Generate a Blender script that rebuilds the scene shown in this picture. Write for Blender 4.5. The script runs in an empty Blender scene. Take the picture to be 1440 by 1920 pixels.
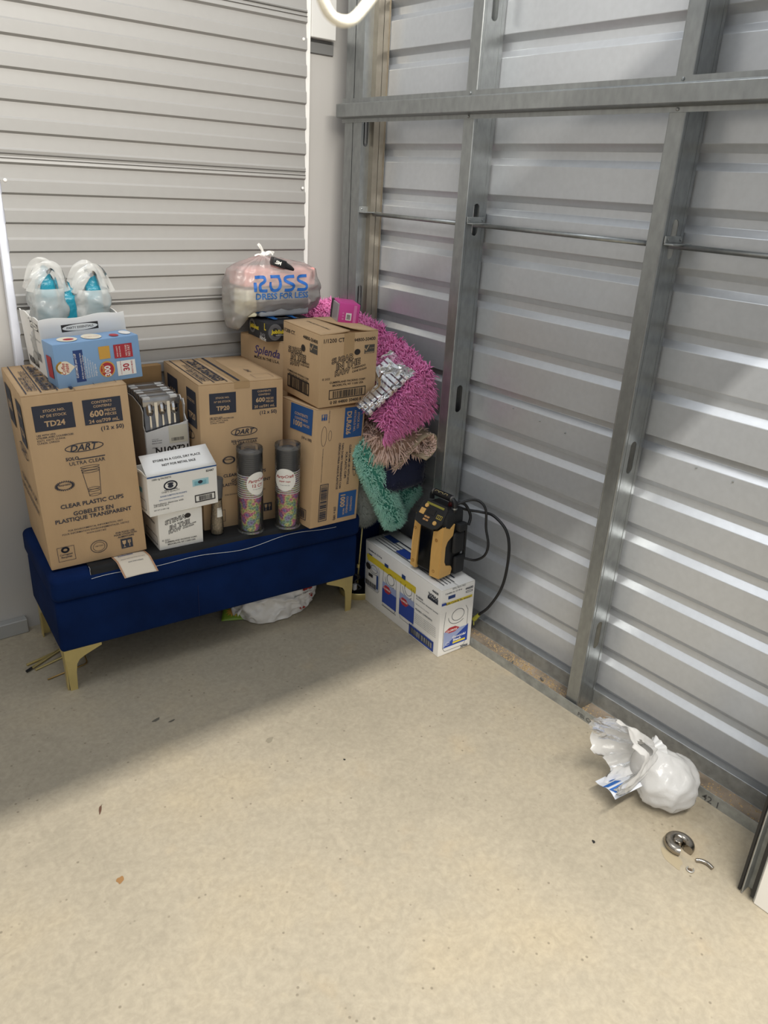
import bpy, bmesh, math, random
from mathutils import Vector, Matrix, Euler, noise
from mathutils.bvhtree import BVHTree
random.seed(7)
S = bpy.context.scene
C = S.collection
PI = math.pi

# ---------------------------------------------------------------- camera
cam_d = bpy.data.cameras.new('camera'); cam = bpy.data.objects.new('camera', cam_d); C.objects.link(cam)
cam_d.sensor_fit = 'HORIZONTAL'; cam_d.sensor_width = 36.0; cam_d.lens = 36.0 * 1442.0 / 1440.0
cam_d.clip_start = 0.02
ROWS = [[0.782848, -0.6199851, 0.0526063], [-0.2070851, -0.3393419, -0.9175853], [0.5867407, 0.7074359, -0.3940429]]
r0, r1, r2 = [Vector(r) for r in ROWS]
cam.matrix_world = Matrix(((r0.x, -r1.x, -r2.x, 0.0), (r0.y, -r1.y, -r2.y, 0.0), (r0.z, -r1.z, -r2.z, 1.45), (0, 0, 0, 1)))
cam_d.dof.use_dof = True; cam_d.dof.focus_distance = 2.35; cam_d.dof.aperture_fstop = 36.05 / 2.6
S.camera = cam

# ---------------------------------------------------------------- world, lights, exposure
W = bpy.data.worlds.new('world'); S.world = W; W.use_nodes = True
WN = W.node_tree.nodes; WL = W.node_tree.links.new; bg = WN['Background']
# indoor surroundings: bright ceiling zone overhead fading evenly to dimmer surroundings at eye level
wtc = WN.new('ShaderNodeTexCoord'); wsp = WN.new('ShaderNodeSeparateXYZ'); wr_ = WN.new('ShaderNodeValToRGB')
wr_.color_ramp.elements[0].position = 0.0; wr_.color_ramp.elements[0].color = (.95, .99, 1.03, 1)
wr_.color_ramp.elements[1].position = 0.9; wr_.color_ramp.elements[1].color = (1.02, 1.08, 1.14, 1)
WL(wtc.outputs['Generated'], wsp.inputs[0]); WL(wsp.outputs['Z'], wr_.inputs[0]); WL(wr_.outputs[0], bg.inputs[0]); bg.inputs[1].default_value = 0.53
def area(name, loc, rot, sx, sy, power, col):
    d = bpy.data.lights.new(name, 'AREA'); d.shape = 'RECTANGLE'; d.size = sx; d.size_y = sy; d.energy = power; d.color = col
    o = bpy.data.objects.new(name, d); C.objects.link(o); o.location = loc; o.rotation_euler = rot; return o
# tube light of the corridor in front of the door and an unseen fill light added over the unit
area('corridor_light', (0.5, -0.47, 3.0), (math.radians(22), 0, 0), 3.0, 0.06, 136, (1.0, 0.955, 0.87))
area('overhead_fill', (0.55, 1.55, 3.1), (0, 0, 0), 1.6, 0.9, 11, (0.97, 0.985, 1.0))
S.view_settings.view_transform = 'Standard'; S.view_settings.look = 'None'
S.view_settings.gamma = 1.0; S.view_settings.use_curve_mapping = False
S.view_settings.exposure = 0.25

# ---------------------------------------------------------------- materials
MATS = {}
def srgb(c):
    if isinstance(c, str):
        c = tuple(int(c[i:i+2], 16) / 255 for i in (0, 2, 4))
    return tuple(x / 12.92 if x <= .04045 else ((x + .055) / 1.055) ** 2.4 for x in c)
def mat(name, col, rough=.6, metal=0.0, var=0.0, scale=8.0, bump=0.0, bscale=60.0, spec=.5, stretch=None, sheen=0.0):
    if name in MATS: return MATS[name]
    m = bpy.data.materials.new(name); m.use_nodes = True; nt = m.node_tree; p = nt.nodes['Principled BSDF']
    c = srgb(col); p.inputs['Base Color'].default_value = (*c, 1); p.inputs['Roughness'].default_value = rough
    p.inputs['Metallic'].default_value = metal; p.inputs['Specular IOR Level'].default_value = spec
    if sheen: p.inputs['Sheen Weight'].default_value = sheen; p.inputs['Sheen Roughness'].default_value = .4
    if var or bump:
        tc = nt.nodes.new('ShaderNodeTexCoord'); mp = nt.nodes.new('ShaderNodeMapping')
        nt.links.new(tc.outputs['Object'], mp.inputs['Vector'])
        if stretch: mp.inputs['Scale'].default_value = stretch
    if var:
        n = nt.nodes.new('ShaderNodeTexNoise'); n.inputs['Scale'].default_value = scale; n.inputs['Detail'].default_value = 6
        nt.links.new(mp.outputs[0], n.inputs['Vector'])
        r = nt.nodes.new('ShaderNodeValToRGB'); r.color_ramp.elements[0].position = .3; r.color_ramp.elements[1].position = .7
        r.color_ramp.elements[0].color = (*[x * (1 - var) for x in c], 1); r.color_ramp.elements[1].color = (*[min(1, x * (1 + var)) for x in c], 1)
        nt.links.new(n.outputs[0], r.inputs[0]); nt.links.new(r.outputs[0], p.inputs['Base Color'])
    if bump:
        n2 = nt.nodes.new('ShaderNodeTexNoise'); n2.inputs['Scale'].default_value = bscale; n2.inputs['Detail'].default_value = 5
        nt.links.new(mp.outputs[0], n2.inputs['Vector'])
        b = nt.nodes.new('ShaderNodeBump'); b.inputs['Strength'].default_value = bump; b.inputs['Distance'].default_value = .01
        nt.links.new(n2.outputs[0], b.inputs['Height']); nt.links.new(b.outputs[0], p.inputs['Normal'])
    MATS[name] = m; return m
def plastic_film(name, col, alpha, rough=.25, transl=.5):
    """thin white or clear bag film: part see-through, part diffusing"""
    if name in MATS: return MATS[name]
    m = bpy.data.materials.new(name); m.use_nodes = True; nt = m.node_tree; nt.nodes.clear()
    out = nt.nodes.new('ShaderNodeOutputMaterial'); c = (*srgb(col), 1)
    df = nt.nodes.new('ShaderNodeBsdfDiffuse'); df.inputs[0].default_value = c
    tl = nt.nodes.new('ShaderNodeBsdfTranslucent'); tl.inputs[0].default_value = c
    gl = nt.nodes.new('ShaderNodeBsdfGlossy'); gl.inputs['Roughness'].default_value = rough
    tr = nt.nodes.new('ShaderNodeBsdfTransparent')
    m1 = nt.nodes.new('ShaderNodeMixShader'); m1.inputs[0].default_value = transl
    m2 = nt.nodes.new('ShaderNodeMixShader'); m3 = nt.nodes.new('ShaderNodeMixShader'); m3.inputs[0].default_value = alpha
    fr = nt.nodes.new('ShaderNodeFresnel'); fr.inputs[0].default_value = 1.45
    L = nt.links.new
    L(df.outputs[0], m1.inputs[1]); L(tl.outputs[0], m1.inputs[2]); L(tr.outputs[0], m3.inputs[1]); L(m1.outputs[0], m3.inputs[2])
    L(fr.outputs[0], m2.inputs[0]); L(m3.outputs[0], m2.inputs[1]); L(gl.outputs[0], m2.inputs[2]); L(m2.outputs[0], out.inputs[0])
    tc = nt.nodes.new('ShaderNodeTexCoord'); n2 = nt.nodes.new('ShaderNodeTexNoise'); n2.inputs['Scale'].default_value = 38; n2.inputs['Detail'].default_value = 4
    b = nt.nodes.new('ShaderNodeBump'); b.inputs['Strength'].default_value = .25; b.inputs['Distance'].default_value = .01
    L(tc.outputs['Object'], n2.inputs['Vector']); L(n2.outputs[0], b.inputs['Height'])
    for k in (df, tl, gl): L(b.outputs[0], k.inputs['Normal'])
    MATS[name] = m; return m

# ---------------------------------------------------------------- mesh helpers
class MB:
    def __init__(s): s.v = []; s.f = []
    def add(s, vs, fs):
        o = len(s.v); s.v += [tuple(v) for v in vs]; s.f += [tuple(i + o for i in f) for f in fs]; return s
    def box(s, x0, y0, z0, x1, y1, z1):
        return s.add([(x0,y0,z0),(x1,y0,z0),(x1,y1,z0),(x0,y1,z0),(x0,y0,z1),(x1,y0,z1),(x1,y1,z1),(x0,y1,z1)],
                     [(3,2,1,0),(4,5,6,7),(0,1,5,4),(1,2,6,5),(2,3,7,6),(3,0,4,7)])
    def bbox(s, x0, y0, z0, x1, y1, z1, r=.003, seg=2):
        bm = bmesh.new(); bmesh.ops.create_cube(bm, size=1)
        for v in bm.verts: v.co = Vector((x0 + (v.co.x + .5) * (x1 - x0), y0 + (v.co.y + .5) * (y1 - y0), z0 + (v.co.z + .5) * (z1 - z0)))
        bmesh.ops.bevel(bm, geom=bm.edges[:], offset=r, segments=seg, affect='EDGES', profile=.5)
        return s.bm(bm)
    def bm(s, bm, M=None):
        bm.verts.index_update()
        s.add([(M @ v.co if M else v.co)[:] for v in bm.verts], [[v.index for v in f.verts] for f in bm.faces]); bm.free(); return s
    def tube(s, path, r, n=8, cap=True):
        path = [Vector(p) for p in path]; m = len(path); rr = r if isinstance(r, (list, tuple)) else [r] * m
        o = len(s.v); up = None
        for i, p in enumerate(path):
            t = (path[min(i + 1, m - 1)] - path[max(i - 1, 0)]).normalized()
            if up is None:
                up = Vector((0, 0, 1)) if abs(t.z) < .9 else Vector((1, 0, 0))
            a = (up - t * up.dot(t)).normalized(); b = t.cross(a); up = a
            for k in range(n):
                an = 2 * PI * k / n; s.v.append(tuple(p + (a * math.cos(an) + b * math.sin(an)) * rr[i]))
        for i in range(m - 1):
            for k in range(n):
                s.f.append((o + i * n + k, o + i * n + (k + 1) % n, o + (i + 1) * n + (k + 1) % n, o + (i + 1) * n + k))
        if cap:
            s.f.append(tuple(o + k for k in range(n))[::-1]); s.f.append(tuple(o + (m - 1) * n + k for k in range(n)))
        return s
    def lathe(s, prof, n=24, c=(0, 0, 0)):
        o = len(s.v); m = len(prof)
        for r, z in prof:
            for k in range(n):
                a = 2 * PI * k / n; s.v.append((c[0] + r * math.cos(a), c[1] + r * math.sin(a), c[2] + z))
        for i in range(m - 1):
            for k in range(n):
                s.f.append((o + i * n + k, o + i * n + (k + 1) % n, o + (i + 1) * n + (k + 1) % n, o + (i + 1) * n + k))
        return s
    def prism(s, poly, a, b, f):
        """extrude polygon (2D points) between parameters a and b; f(u, v, t) -> 3D point"""
        n = len(poly); o = len(s.v)
        s.v += [tuple(f(u, v, a)) for u, v in poly] + [tuple(f(u, v, b)) for u, v in poly]
        s.f.append(tuple(o + i for i in range(n))[::-1]); s.f.append(tuple(o + n + i for i in range(n)))
        for i in range(n):
            j = (i + 1) % n; s.f.append((o + i, o + j, o + n + j, o + n + i))
        return s
    def grid(s, f, nu, nv, closeu=False):
        o = len(s.v)
        for i in range(nu + 1):
            for j in range(nv + 1): s.v.append(tuple(f(i / nu, j / nv)))
        for i in range(nu):
            for j in range(nv):
                a = o + i * (nv + 1) + j; s.f.append((a, a + nv + 1, a + nv + 2, a + 1))
        return s
    def xf(s, M):
        s.v = [tuple(M @ Vector(v)) for v in s.v]; return s
    def build(s, name, m, parent=None, smooth=False, solid=0, label=None, kind=None, cat=None, group=None, subd=0):
        me = bpy.data.meshes.new(name); me.from_pydata(s.v, [], s.f)
        bm = bmesh.new(); bm.from_mesh(me); bmesh.ops.recalc_face_normals(bm, faces=bm.faces); bm.to_mesh(me); bm.free()
        if smooth is True: me.polygons.foreach_set('use_smooth', [True] * len(me.polygons))
        elif smooth: me.set_sharp_from_angle(angle=math.radians(smooth)); 
        o = bpy.data.objects.new(name, me); C.objects.link(o); me.materials.append(m)
        if smooth and smooth is not True: me.polygons.foreach_set('use_smooth', [True] * len(me.polygons)); me.set_sharp_from_angle(angle=math.radians(smooth))
        if parent: o.parent = parent
        if solid:
            md = o.modifiers.new('thickness', 'SOLIDIFY'); md.thickness = solid; md.offset = 0
        if subd:
            md = o.modifiers.new('subd', 'SUBSURF'); md.levels = subd; md.render_levels = subd
        return tag(o, label, cat, group, kind)
def tag(o, label=None, cat=None, group=None, kind=None):
    if label: o['label'] = label
    if cat: o['category'] = cat
    if group: o['group'] = group
    if kind: o['kind'] = kind
    return o
def empty(name, loc=(0, 0, 0), rot=(0, 0, 0), label=None, cat=None, group=None, kind=None, parent=None):
    o = bpy.data.objects.new(name, None); C.objects.link(o); o.location = loc; o.rotation_euler = rot; o.empty_display_size = .05
    if parent: o.parent = parent
    return tag(o, label, cat, group, kind)
def spline(pts, n=8):
    """Catmull-Rom through the points"""
    P = [Vector(p) for p in pts]; P = [2 * P[0] - P[1]] + P + [2 * P[-1] - P[-2]]; out = []
    for i in range(1, len(P) - 2):
        for k in range(n):
            t = k / n; a, b, c, d = P[i-1], P[i], P[i+1], P[i+2]
            out.append(.5 * ((2 * b) + (c - a) * t + (2 * a - 5 * b + 4 * c - d) * t * t + (3 * b - a - 3 * c + d) * t ** 3))
    out.append(P[-2]); return out
def fbm(p, s, oct=3): return noise.fractal(Vector(p) * s, 1.0, 2.0, oct)
def ridge(p, s):
    return abs(noise.noise(Vector(p) * s)) + .5 * abs(noise.noise(Vector(p) * s * 2.1 + Vector((7, 3, 1))))

# common materials
M_KRAFT = mat('kraft_cardboard', 'c4a57f', .85, var=.06, scale=14, bump=.05, bscale=220, stretch=(1, 1, .25))
M_KRAFT2 = mat('kraft_inside', '97774f', .9, var=.08, scale=20)
M_WHITEBOX = mat('white_board', 'f0eeea', .7, var=.03, scale=10)
M_WHITEBOX2 = mat('soft_white_board', 'f5f2eb', .65, var=.025, scale=12)
M_TAPE = mat('packing_tape', 'b6976f', .3, spec=.5)
M_GALV = mat('galvanised_steel', '989b9b', .36, .8, var=.10, scale=60, bump=.03, bscale=90, stretch=(1, 1, .5))
M_GALV2 = mat('dull_galvanised_steel', 'a2a5a4', .42, .6, var=.2, scale=40)
M_BLACK = mat('black_plastic', '16171a', .45)
M_GOLD = mat('brushed_gold_metal', 'dbc98a', .38, .75, var=.05, scale=30)
M_NAVYV = mat('navy_velvet', '07204c', .9, var=.25, scale=7, bump=.06, bscale=300, spec=.15)
M_FILMW = plastic_film('white_bag_film', 'f1f1ee', .62)
M_CLEAR = plastic_film('clear_plastic', 'eeeeee', .06, .08)
INK = {'navy': '2b3040', 'ink': '2a2422', 'kraft': 'c4a57f', 'blue': '24548f', 'grey_ink': '4d4a45', 'blue_ink': '2e5790', 'pale_blue': 'a9d3dc',
       'teal_ink': '7fb9c6', 'white': 'f2f0ea', 'red_ink': 'b3303a', 'cream_ink': 'f0e6cf', 'gold_ink': 'd8a64a', 'navy_blue': '23407c', 'label_cream': 'e6e0cc',
       'silver_ink': '9b9b9e', 'yellow_ink': 'e3cc3a', 'purple_ink': '4a3f78', 'pale_stripe': '9aa6cc', 'blue_label': '27459c', 'pink_ink': 'e07ab5',
       'royal_blue': '1d5ba6', 'deep_red': 'a92a24', 'band_blue': '155a9c', 'marker': '4b4b4b', 'clear_mark': '6a6d70'}
def ink(n): return mat('ink_' + n, INK[n], .6)

# ---------------------------------------------------------------- printing on faces
class Printer:
    """flat print on the faces of things: collects 2D shapes per thing and ink, built as thin meshes just proud of the face"""
    def __init__(s): s.items = []; s.layer = {}
    def frame(s, q, face):
        w, d, h = q['w'], q['d'], q['h']
        if face == 'F': return (Vector((0,0,0)), Vector((1,0,0)), Vector((0,0,1)), Vector((0,-1,0)), w, h)
        if face == 'L': return (Vector((0,d,0)), Vector((0,-1,0)), Vector((0,0,1)), Vector((-1,0,0)), d, h)
        if face == 'T': return (Vector((0,0,h)), Vector((1,0,0)), Vector((0,1,0)), Vector((0,0,1)), w, d)
    def put(s, parent, fr, color, kind, data):
        k = parent.name; s.layer[k] = s.layer.get(k, 0) + 1
        s.items.append((parent, fr, color, kind, data, s.layer[k]))
    def shape(s, parent, fr, kind, txt, u0, v0, u1, v1, color, *ex):
        W_, H_ = fr[4], fr[5]; u0, u1 = u0 * W_, u1 * W_; v0, v1 = v0 * H_, v1 * H_
        if v1 < v0: v0, v1 = v1, v0
        if u1 < u0: u0, u1 = u1, u0
        vs, fs = [], []
        def rect(a, b, c, d): o = len(vs); vs.extend([(a, b), (c, b), (c, d), (a, d)]); fs.append((o, o+1, o+2, o+3))
        def poly(pts): o = len(vs); vs.extend(pts); fs.append(tuple(range(o, o + len(pts))))
        def stroke(pts, t):
            for (ax, ay), (bx, by) in zip(pts, pts[1:]):
                dx, dy = bx - ax, by - ay; l = math.hypot(dx, dy) or 1; nx, ny = -dy / l * t / 2, dx / l * t / 2; ex_, ey = dx / l * t * .3, dy / l * t * .3
                poly([(ax - nx - ex_, ay - ny - ey), (bx - nx + ex_, by - ny + ey), (bx + nx + ex_, by + ny + ey), (ax + nx - ex_, ay + ny - ey)])
        def ell(cx, cy, rx, ry, n=36, a0=0, a1=2*PI): return [(cx + rx * math.cos(a0 + (a1 - a0) * i / n), cy + ry * math.sin(a0 + (a1 - a0) * i / n)) for i in range(n + 1)]
        cx, cy, rx, ry = (u0 + u1) / 2, (v0 + v1) / 2, (u1 - u0) / 2, (v1 - v0) / 2
        if kind == 'T':
            s.put(parent, fr, color, 'T', (txt, u0, v0, u1, v1, ex[0], ex[1])); return
        if kind == 'R':
            if v1 - v0 < .02 * H_: v0, v1 = cy - .0028 * H_, cy + .0028 * H_
            rect(u0, v0, u1, v1)
        elif kind == 'O':
            t = ex[0] * W_; rect(u0, v0, u1, v0 + t); rect(u0, v1 - t, u1, v1); rect(u0, v0, u0 + t, v1); rect(u1 - t, v0, u1, v1)
        elif kind == 'E': stroke(ell(cx, cy, rx, ry, 40), ex[0] * W_)
        elif kind == 'DISC': poly(ell(cx, cy, rx, ry, 32)[:-1])
        elif kind == 'TRI': poly([(u0, v0), (u1, v0), (u1, v1)])
        elif kind == 'HEX':
            pts = [(u0, cy), (u0 + rx * .6, v1), (u1 - rx * .6, v1), (u1, cy), (u1 - rx * .6, v0), (u0 + rx * .6, v0)]; poly(pts)
        elif kind == 'BAR':
            rnd = random.Random(len(s.items)); vert = ex[0]; a, b = (v0, v1) if vert else (u0, u1); x = a; st = (b - a) / 75
            while x < b:
                t = st * rnd.choice((1, 1, 2, 3))
                if vert: rect(u0, x, u1, min(x + t, b))
                else: rect(x, v0, min(x + t, b), v1)
                x += t + st * rnd.choice((1, 1, 2))
        elif kind == 'CUP':
            t = .0014; w_ = u1 - u0
            stroke([(u0 + .05 * w_, v1 - .12 * (v1 - v0)), (u0 + .28 * w_, v0 + .04 * (v1 - v0))], t); stroke([(u1 - .02 * w_, v1 - .12 * (v1 - v0)), (u1 - .12 * w_, v0 + .04 * (v1 - v0))], t)
            for k, (sc, yy) in enumerate(((1.0, .95), (.97, .88), (.92, .8), (.62, .27), (.6, .2), (.56, .06))):
                stroke(ell(cx + .06 * w_ * (1 - yy), v0 + yy * (v1 - v0), rx * sc, .035 * (v1 - v0), 24), t * .8)
        elif kind == 'STAR':
            n = 26; pts = []
            for i in range(2 * n + 1):
                k = 1 if i % 2 else .72; a = PI * i / n; pts.append((cx + rx * k * math.cos(a), cy + ry * k * math.sin(a)))
            stroke(pts, .0016); s.put(parent, fr, color, 'T', ('Recyclable', cx - rx * .6, cy, cx + rx * .6, cy + ry * .3, 0, 1))
        elif kind == 'GLASS':
            w_, h_ = u1 - u0, v1 - v0
            poly([(u0, v1), (u0 + .42 * w_, v1), (u0 + .36 * w_, v0 + .5 * h_), (u0 + .24 * w_, v0 + .42 * h_), (u0 + .24 * w_, v0 + .1 * h_), (u0 + .38 * w_, v0), (u0 + .04 * w_, v0), (u0 + .18 * w_, v0 + .1 * h_), (u0 + .18 * w_, v0 + .42 * h_), (u0 + .06 * w_, v0 + .5 * h_)])
            rect(u0 + .72 * w_, v0, u0 + .8 * w_, v0 + .6 * h_); rect(u0 + .6 * w_, v0 + .55 * h_, u0 + .92 * w_, v0 + .63 * h_)
            for k in (.6, .72, .84): rect(u0 + k * w_, v0 + .6 * h_, u0 + (k + .07) * w_, v1)
        elif kind == 'CHECK': stroke([(u0, v0 + .55 * (v1 - v0)), (u0 + .35 * (u1 - u0), v0 + .1 * (v1 - v0)), (u1, v1)], .003)
        elif kind == 'DROP':
            pts = ell(cx - .15 * rx, cy, rx * .85, ry, 24, PI * .35, PI * 1.65) + [(u1, cy)]; poly(pts)
        elif kind == 'ARC': stroke(ell(cx, cy, rx, ry, 16, PI * .6, PI * 1.35), .005)
        elif kind == 'CHEF':
            stroke(ell(cx, cy, rx, ry, 30), .004); poly(ell(cx, cy - .2 * ry, rx * .45, ry * .45, 16)[:-1]); poly(ell(cx, cy + .4 * ry, rx * .5, ry * .28, 14)[:-1]); stroke([(cx - rx, v0), (cx + rx, v0)], .002)
        elif kind == 'BOTTLE':
            w_, h_ = u1 - u0, v1 - v0; t = .0012
            stroke([(u0, v0 + .62 * h_), (u0, v0 + .1 * h_), (u0 + .1 * w_, v0), (u1 - .1 * w_, v0), (u1, v0 + .1 * h_), (u1, v1 - .12 * h_), (u1 - .1 * w_, v1)], t)
            stroke([(u0, v0 + .62 * h_), (u0 + .05 * w_, v1)], t)
            stroke(ell(u0 + .58 * w_, v0 + .84 * h_, .26 * w_, .14 * h_, 24), t * 1.4); stroke(ell(u0 + .56 * w_, v0 + .83 * h_, .38 * w_, .2 * h_, 18, PI * 1.0, PI * 1.75), t * 1.4)
        s.put(parent, fr, color, 'G', (vs, fs))
    def free_text(s, parent, fr, txt, u0, v0, u1, color, style=1, rot=0): s.put(parent, fr, color, 'T', (txt, u0, v0, u1, v0, rot, style))
    def finish(s):
        OFF = {0: .004, 1: .02, 2: .032, 3: .006, 4: .018, 5: .065}
        cache = {}
        for it in s.items:
            if it[3] != 'T': continue
            t, st = it[4][0], it[4][6]
            for key in ((t, st), (t, 9)) if st == 5 else ((t, st),):
                if key in cache: continue
                cu = bpy.data.curves.new('text', 'FONT'); cu.body = t; cu.size = 1; cu.resolution_u = 2; cu.offset = OFF.get(key[1], -.012)
                if st == 4: cu.shear = .3
                ob = bpy.data.objects.new('text', cu); C.objects.link(ob); cache[key] = ob
        dg = bpy.context.evaluated_depsgraph_get(); dg.update(); geo = {}
        for key, ob in cache.items():
            me = ob.evaluated_get(dg).to_mesh(); geo[key] = ([(v.co.x, v.co.y) for v in me.vertices], [tuple(p.vertices) for p in me.polygons])
        for ob in cache.values():
            cu = ob.data; bpy.data.objects.remove(ob); bpy.data.curves.remove(cu)
        out = {}
        for parent, fr, color, kind, data, layer in s.items:
            fn = fr[0] if callable(fr[0]) else (lambda a, b, off, o=fr[0], U=fr[1], V=fr[2], N=fr[3]: o + U * a + V * b + N * off)
            jobs = []
            if kind == 'G': jobs.append((color, data[0], data[1], layer))
            else:
                t, u0, v0, u1, v1, rot, st = data
                vs, fs = geo[(t, st)]
                if not vs: continue
                x0, x1 = min(v[0] for v in vs), max(v[0] for v in vs); y0, y1 = min(v[1] for v in vs), max(v[1] for v in vs)
                base = 0.0
                def place(pts):
                    r = []
                    if abs(rot) == 90:
                        L_ = v1 - v0; sc = L_ / (x1 - x0); hgt = (y1 - y0) * sc * 1.15; cu_ = (u0 + u1) / 2
                        for x, y in pts:
                            a = (x - x0) * sc; b = ((y - y0) * sc * 1.15 - hgt / 2)
                            r.append((cu_ + b, v1 - a) if rot == -90 else (cu_ - b, v0 + a))
                    else:
                        L_ = u1 - u0; sc = L_ / (x1 - x0); hs = sc * .95; cv = (v0 + v1) / 2; hh = (y1 - y0) * hs; an = math.tan(math.radians(rot))
                        for x, y in pts: r.append((u0 + (x - x0) * sc, cv + (y - y0) * hs - hh / 2 + an * ((x - x0) * sc - L_ / 2)))
                    return r
                jobs.append((color, place(vs), fs, layer))
                if st == 5:
                    g2 = geo[(t, 9)]; jobs.append(('kraft' if color == 'ink' and 'white' not in parent['label'] else ('white' if color == 'ink' else color), place(g2[0]), g2[1], layer + .5))
            for col, vs, fs, ly in jobs:
                mb = out.setdefault((parent.name, col), (parent, MB()))[1]
                mb.add([fn(a, b, .0004 + .00004 * ly) for a, b in vs], fs)
        for (pn, col), (parent, mb) in out.items():
            me = bpy.data.meshes.new('printed_lettering'); me.from_pydata(mb.v, [], mb.f); me.materials.append(ink(col))
            ob = bpy.data.objects.new('printed_lettering', me); C.objects.link(ob); ob.parent = parent; ob['kind'] = 'stuff'
PR = Printer()

# ================================================================ THE SETTING
M_CONC = bpy.data.materials.new('concrete_floor'); M_CONC.use_nodes = True
def concrete():
    nt = M_CONC.node_tree; p = nt.nodes['Principled BSDF']; p.inputs['Roughness'].default_value = .62; p.inputs['Specular IOR Level'].default_value = .35
    L = nt.links.new; tc = nt.nodes.new('ShaderNodeTexCoord')
    def nz(sc, det=6, rough=.6):
        n = nt.nodes.new('ShaderNodeTexNoise'); n.inputs['Scale'].default_value = sc; n.inputs['Detail'].default_value = det; n.inputs['Roughness'].default_value = rough
        L(tc.outputs['Object'], n.inputs['Vector']); return n
    def ramp(src, stops):
        r = nt.nodes.new('ShaderNodeValToRGB'); e = r.color_ramp.elements
        e[0].position, e[0].color = stops[0][0], (*srgb(stops[0][1]), 1); e[1].position, e[1].color = stops[-1][0], (*srgb(stops[-1][1]), 1)
        for q, c in stops[1:-1]:
            k = e.new(q); k.color = (*srgb(c), 1)
        L(src, r.inputs[0]); return r
    def mix(fac, a, b, mode='MIX'):
        m = nt.nodes.new('ShaderNodeMix'); m.data_type = 'RGBA'; m.blend_type = mode
        if isinstance(fac, float): m.inputs['Factor'].default_value = fac
        else: L(fac, m.inputs['Factor'])
        L(a, m.inputs['A']); L(b, m.inputs['B']); return m.outputs['Result']
    base = ramp(nz(2.2).outputs[0], [(.3, 'a39a88'), (.5, 'aca28f'), (.72, 'b3a68e')])
    fine = ramp(nz(70, 3).outputs[0], [(.35, '8c8c8c'), (.65, 'ababab')])
    c = mix(.35, base.outputs[0], fine.outputs[0], 'OVERLAY')
    swirl = nz(26, 5, .7); swirl.inputs['Distortion'].default_value = 1.6; sw_ = ramp(swirl.outputs[0], [(.36, 'b1b1b1'), (.62, 'c3c3c3')]); c = mix(.55, c, sw_.outputs[0], 'OVERLAY')
    stain = ramp(nz(5.5, 4, .5).outputs[0], [(.63, '000000'), (.72, '666666')])
    tan = nt.nodes.new('ShaderNodeRGB'); tan.outputs[0].default_value = (*srgb('c0a57c'), 1); c = mix(stain.outputs[0], c, tan.outputs[0])
    vo = nt.nodes.new('ShaderNodeTexVoronoi'); vo.inputs['Scale'].default_value = 38; L(tc.outputs['Object'], vo.inputs['Vector'])
    speck = ramp(vo.outputs['Distance'], [(.08, 'ffffff'), (.14, '000000')])
    gate = ramp(nz(9, 2).outputs[0], [(.47, '000000'), (.58, 'd0d0d0')])
    sp = mix(1.0, speck.outputs[0], gate.outputs[0], 'MULTIPLY')
    dk = nt.nodes.new('ShaderNodeRGB'); dk.outputs[0].default_value = (*srgb('6a6152'), 1); c = mix(sp, c, dk.outputs[0])
    L(c, p.inputs['Base Color'])
    b = nt.nodes.new('ShaderNodeBump'); b.inputs['Strength'].default_value = .12; b.inputs['Distance'].default_value = .004; L(nz(120, 4).outputs[0], b.inputs['Height']); L(b.outputs[0], p.inputs['Normal'])
concrete()
MB().box(-2.2, -2.2, -.12, 2.2, 2.7, 0).build('floor', M_CONC, kind='structure', label='bare beige concrete floor with specks and stains')

# ---- right wall: ribbed steel sheets on a galvanised stud frame
M_SHEET = mat('grey_ribbed_sheet', 'c3c6ca', .30, .42, var=.03, scale=60, bump=.02, bscale=400)
wr = empty('wall_right', (0, 0, 0), kind='structure', label='grey ribbed steel wall with galvanised studs')
XS = 1.79; Z0 = .204; PITCH = .1365
def sheet(z_lo, z_hi, dx, y0=-.2, y1=2.46):
    prof = [(z_lo, XS + dx)]; k = 0
    for k in range(-1, 20):
        z = Z0 + PITCH * k
        for zz, e in ((z - .057, 0), (z - .039, .016), (z - .018, .016), (z, 0)):
            if z_lo < zz < z_hi: prof.append((zz, XS + dx + e))
    prof.append((z_hi, XS + dx)); mb = MB()
    for (z, x) in prof: mb.v += [(x, y0, z), (x, y1, z)]
    for i in range(len(prof) - 1): mb.f.append((2*i, 2*i+1, 2*i+3, 2*i+2))
    return mb
def soft_bends(o, wd):
    md = o.modifiers.new('soft_bends', 'BEVEL'); md.width = wd; md.segments = 2; md.limit_method = 'ANGLE'; md.angle_limit = .2; return o
for za, zb, dx in ((.02, .90, .006), (.872, 1.72, 0), (1.70, 2.45, -.003)):
    o = sheet(za, zb, dx).build('ribbed_sheet', M_SHEET, wr); soft_bends(o, .0011); md = o.modifiers.new('thickness', 'SOLIDIFY'); md.thickness = .001; md.offset = 0
SLOTS = [.261, .812, 1.36, 1.912]
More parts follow.
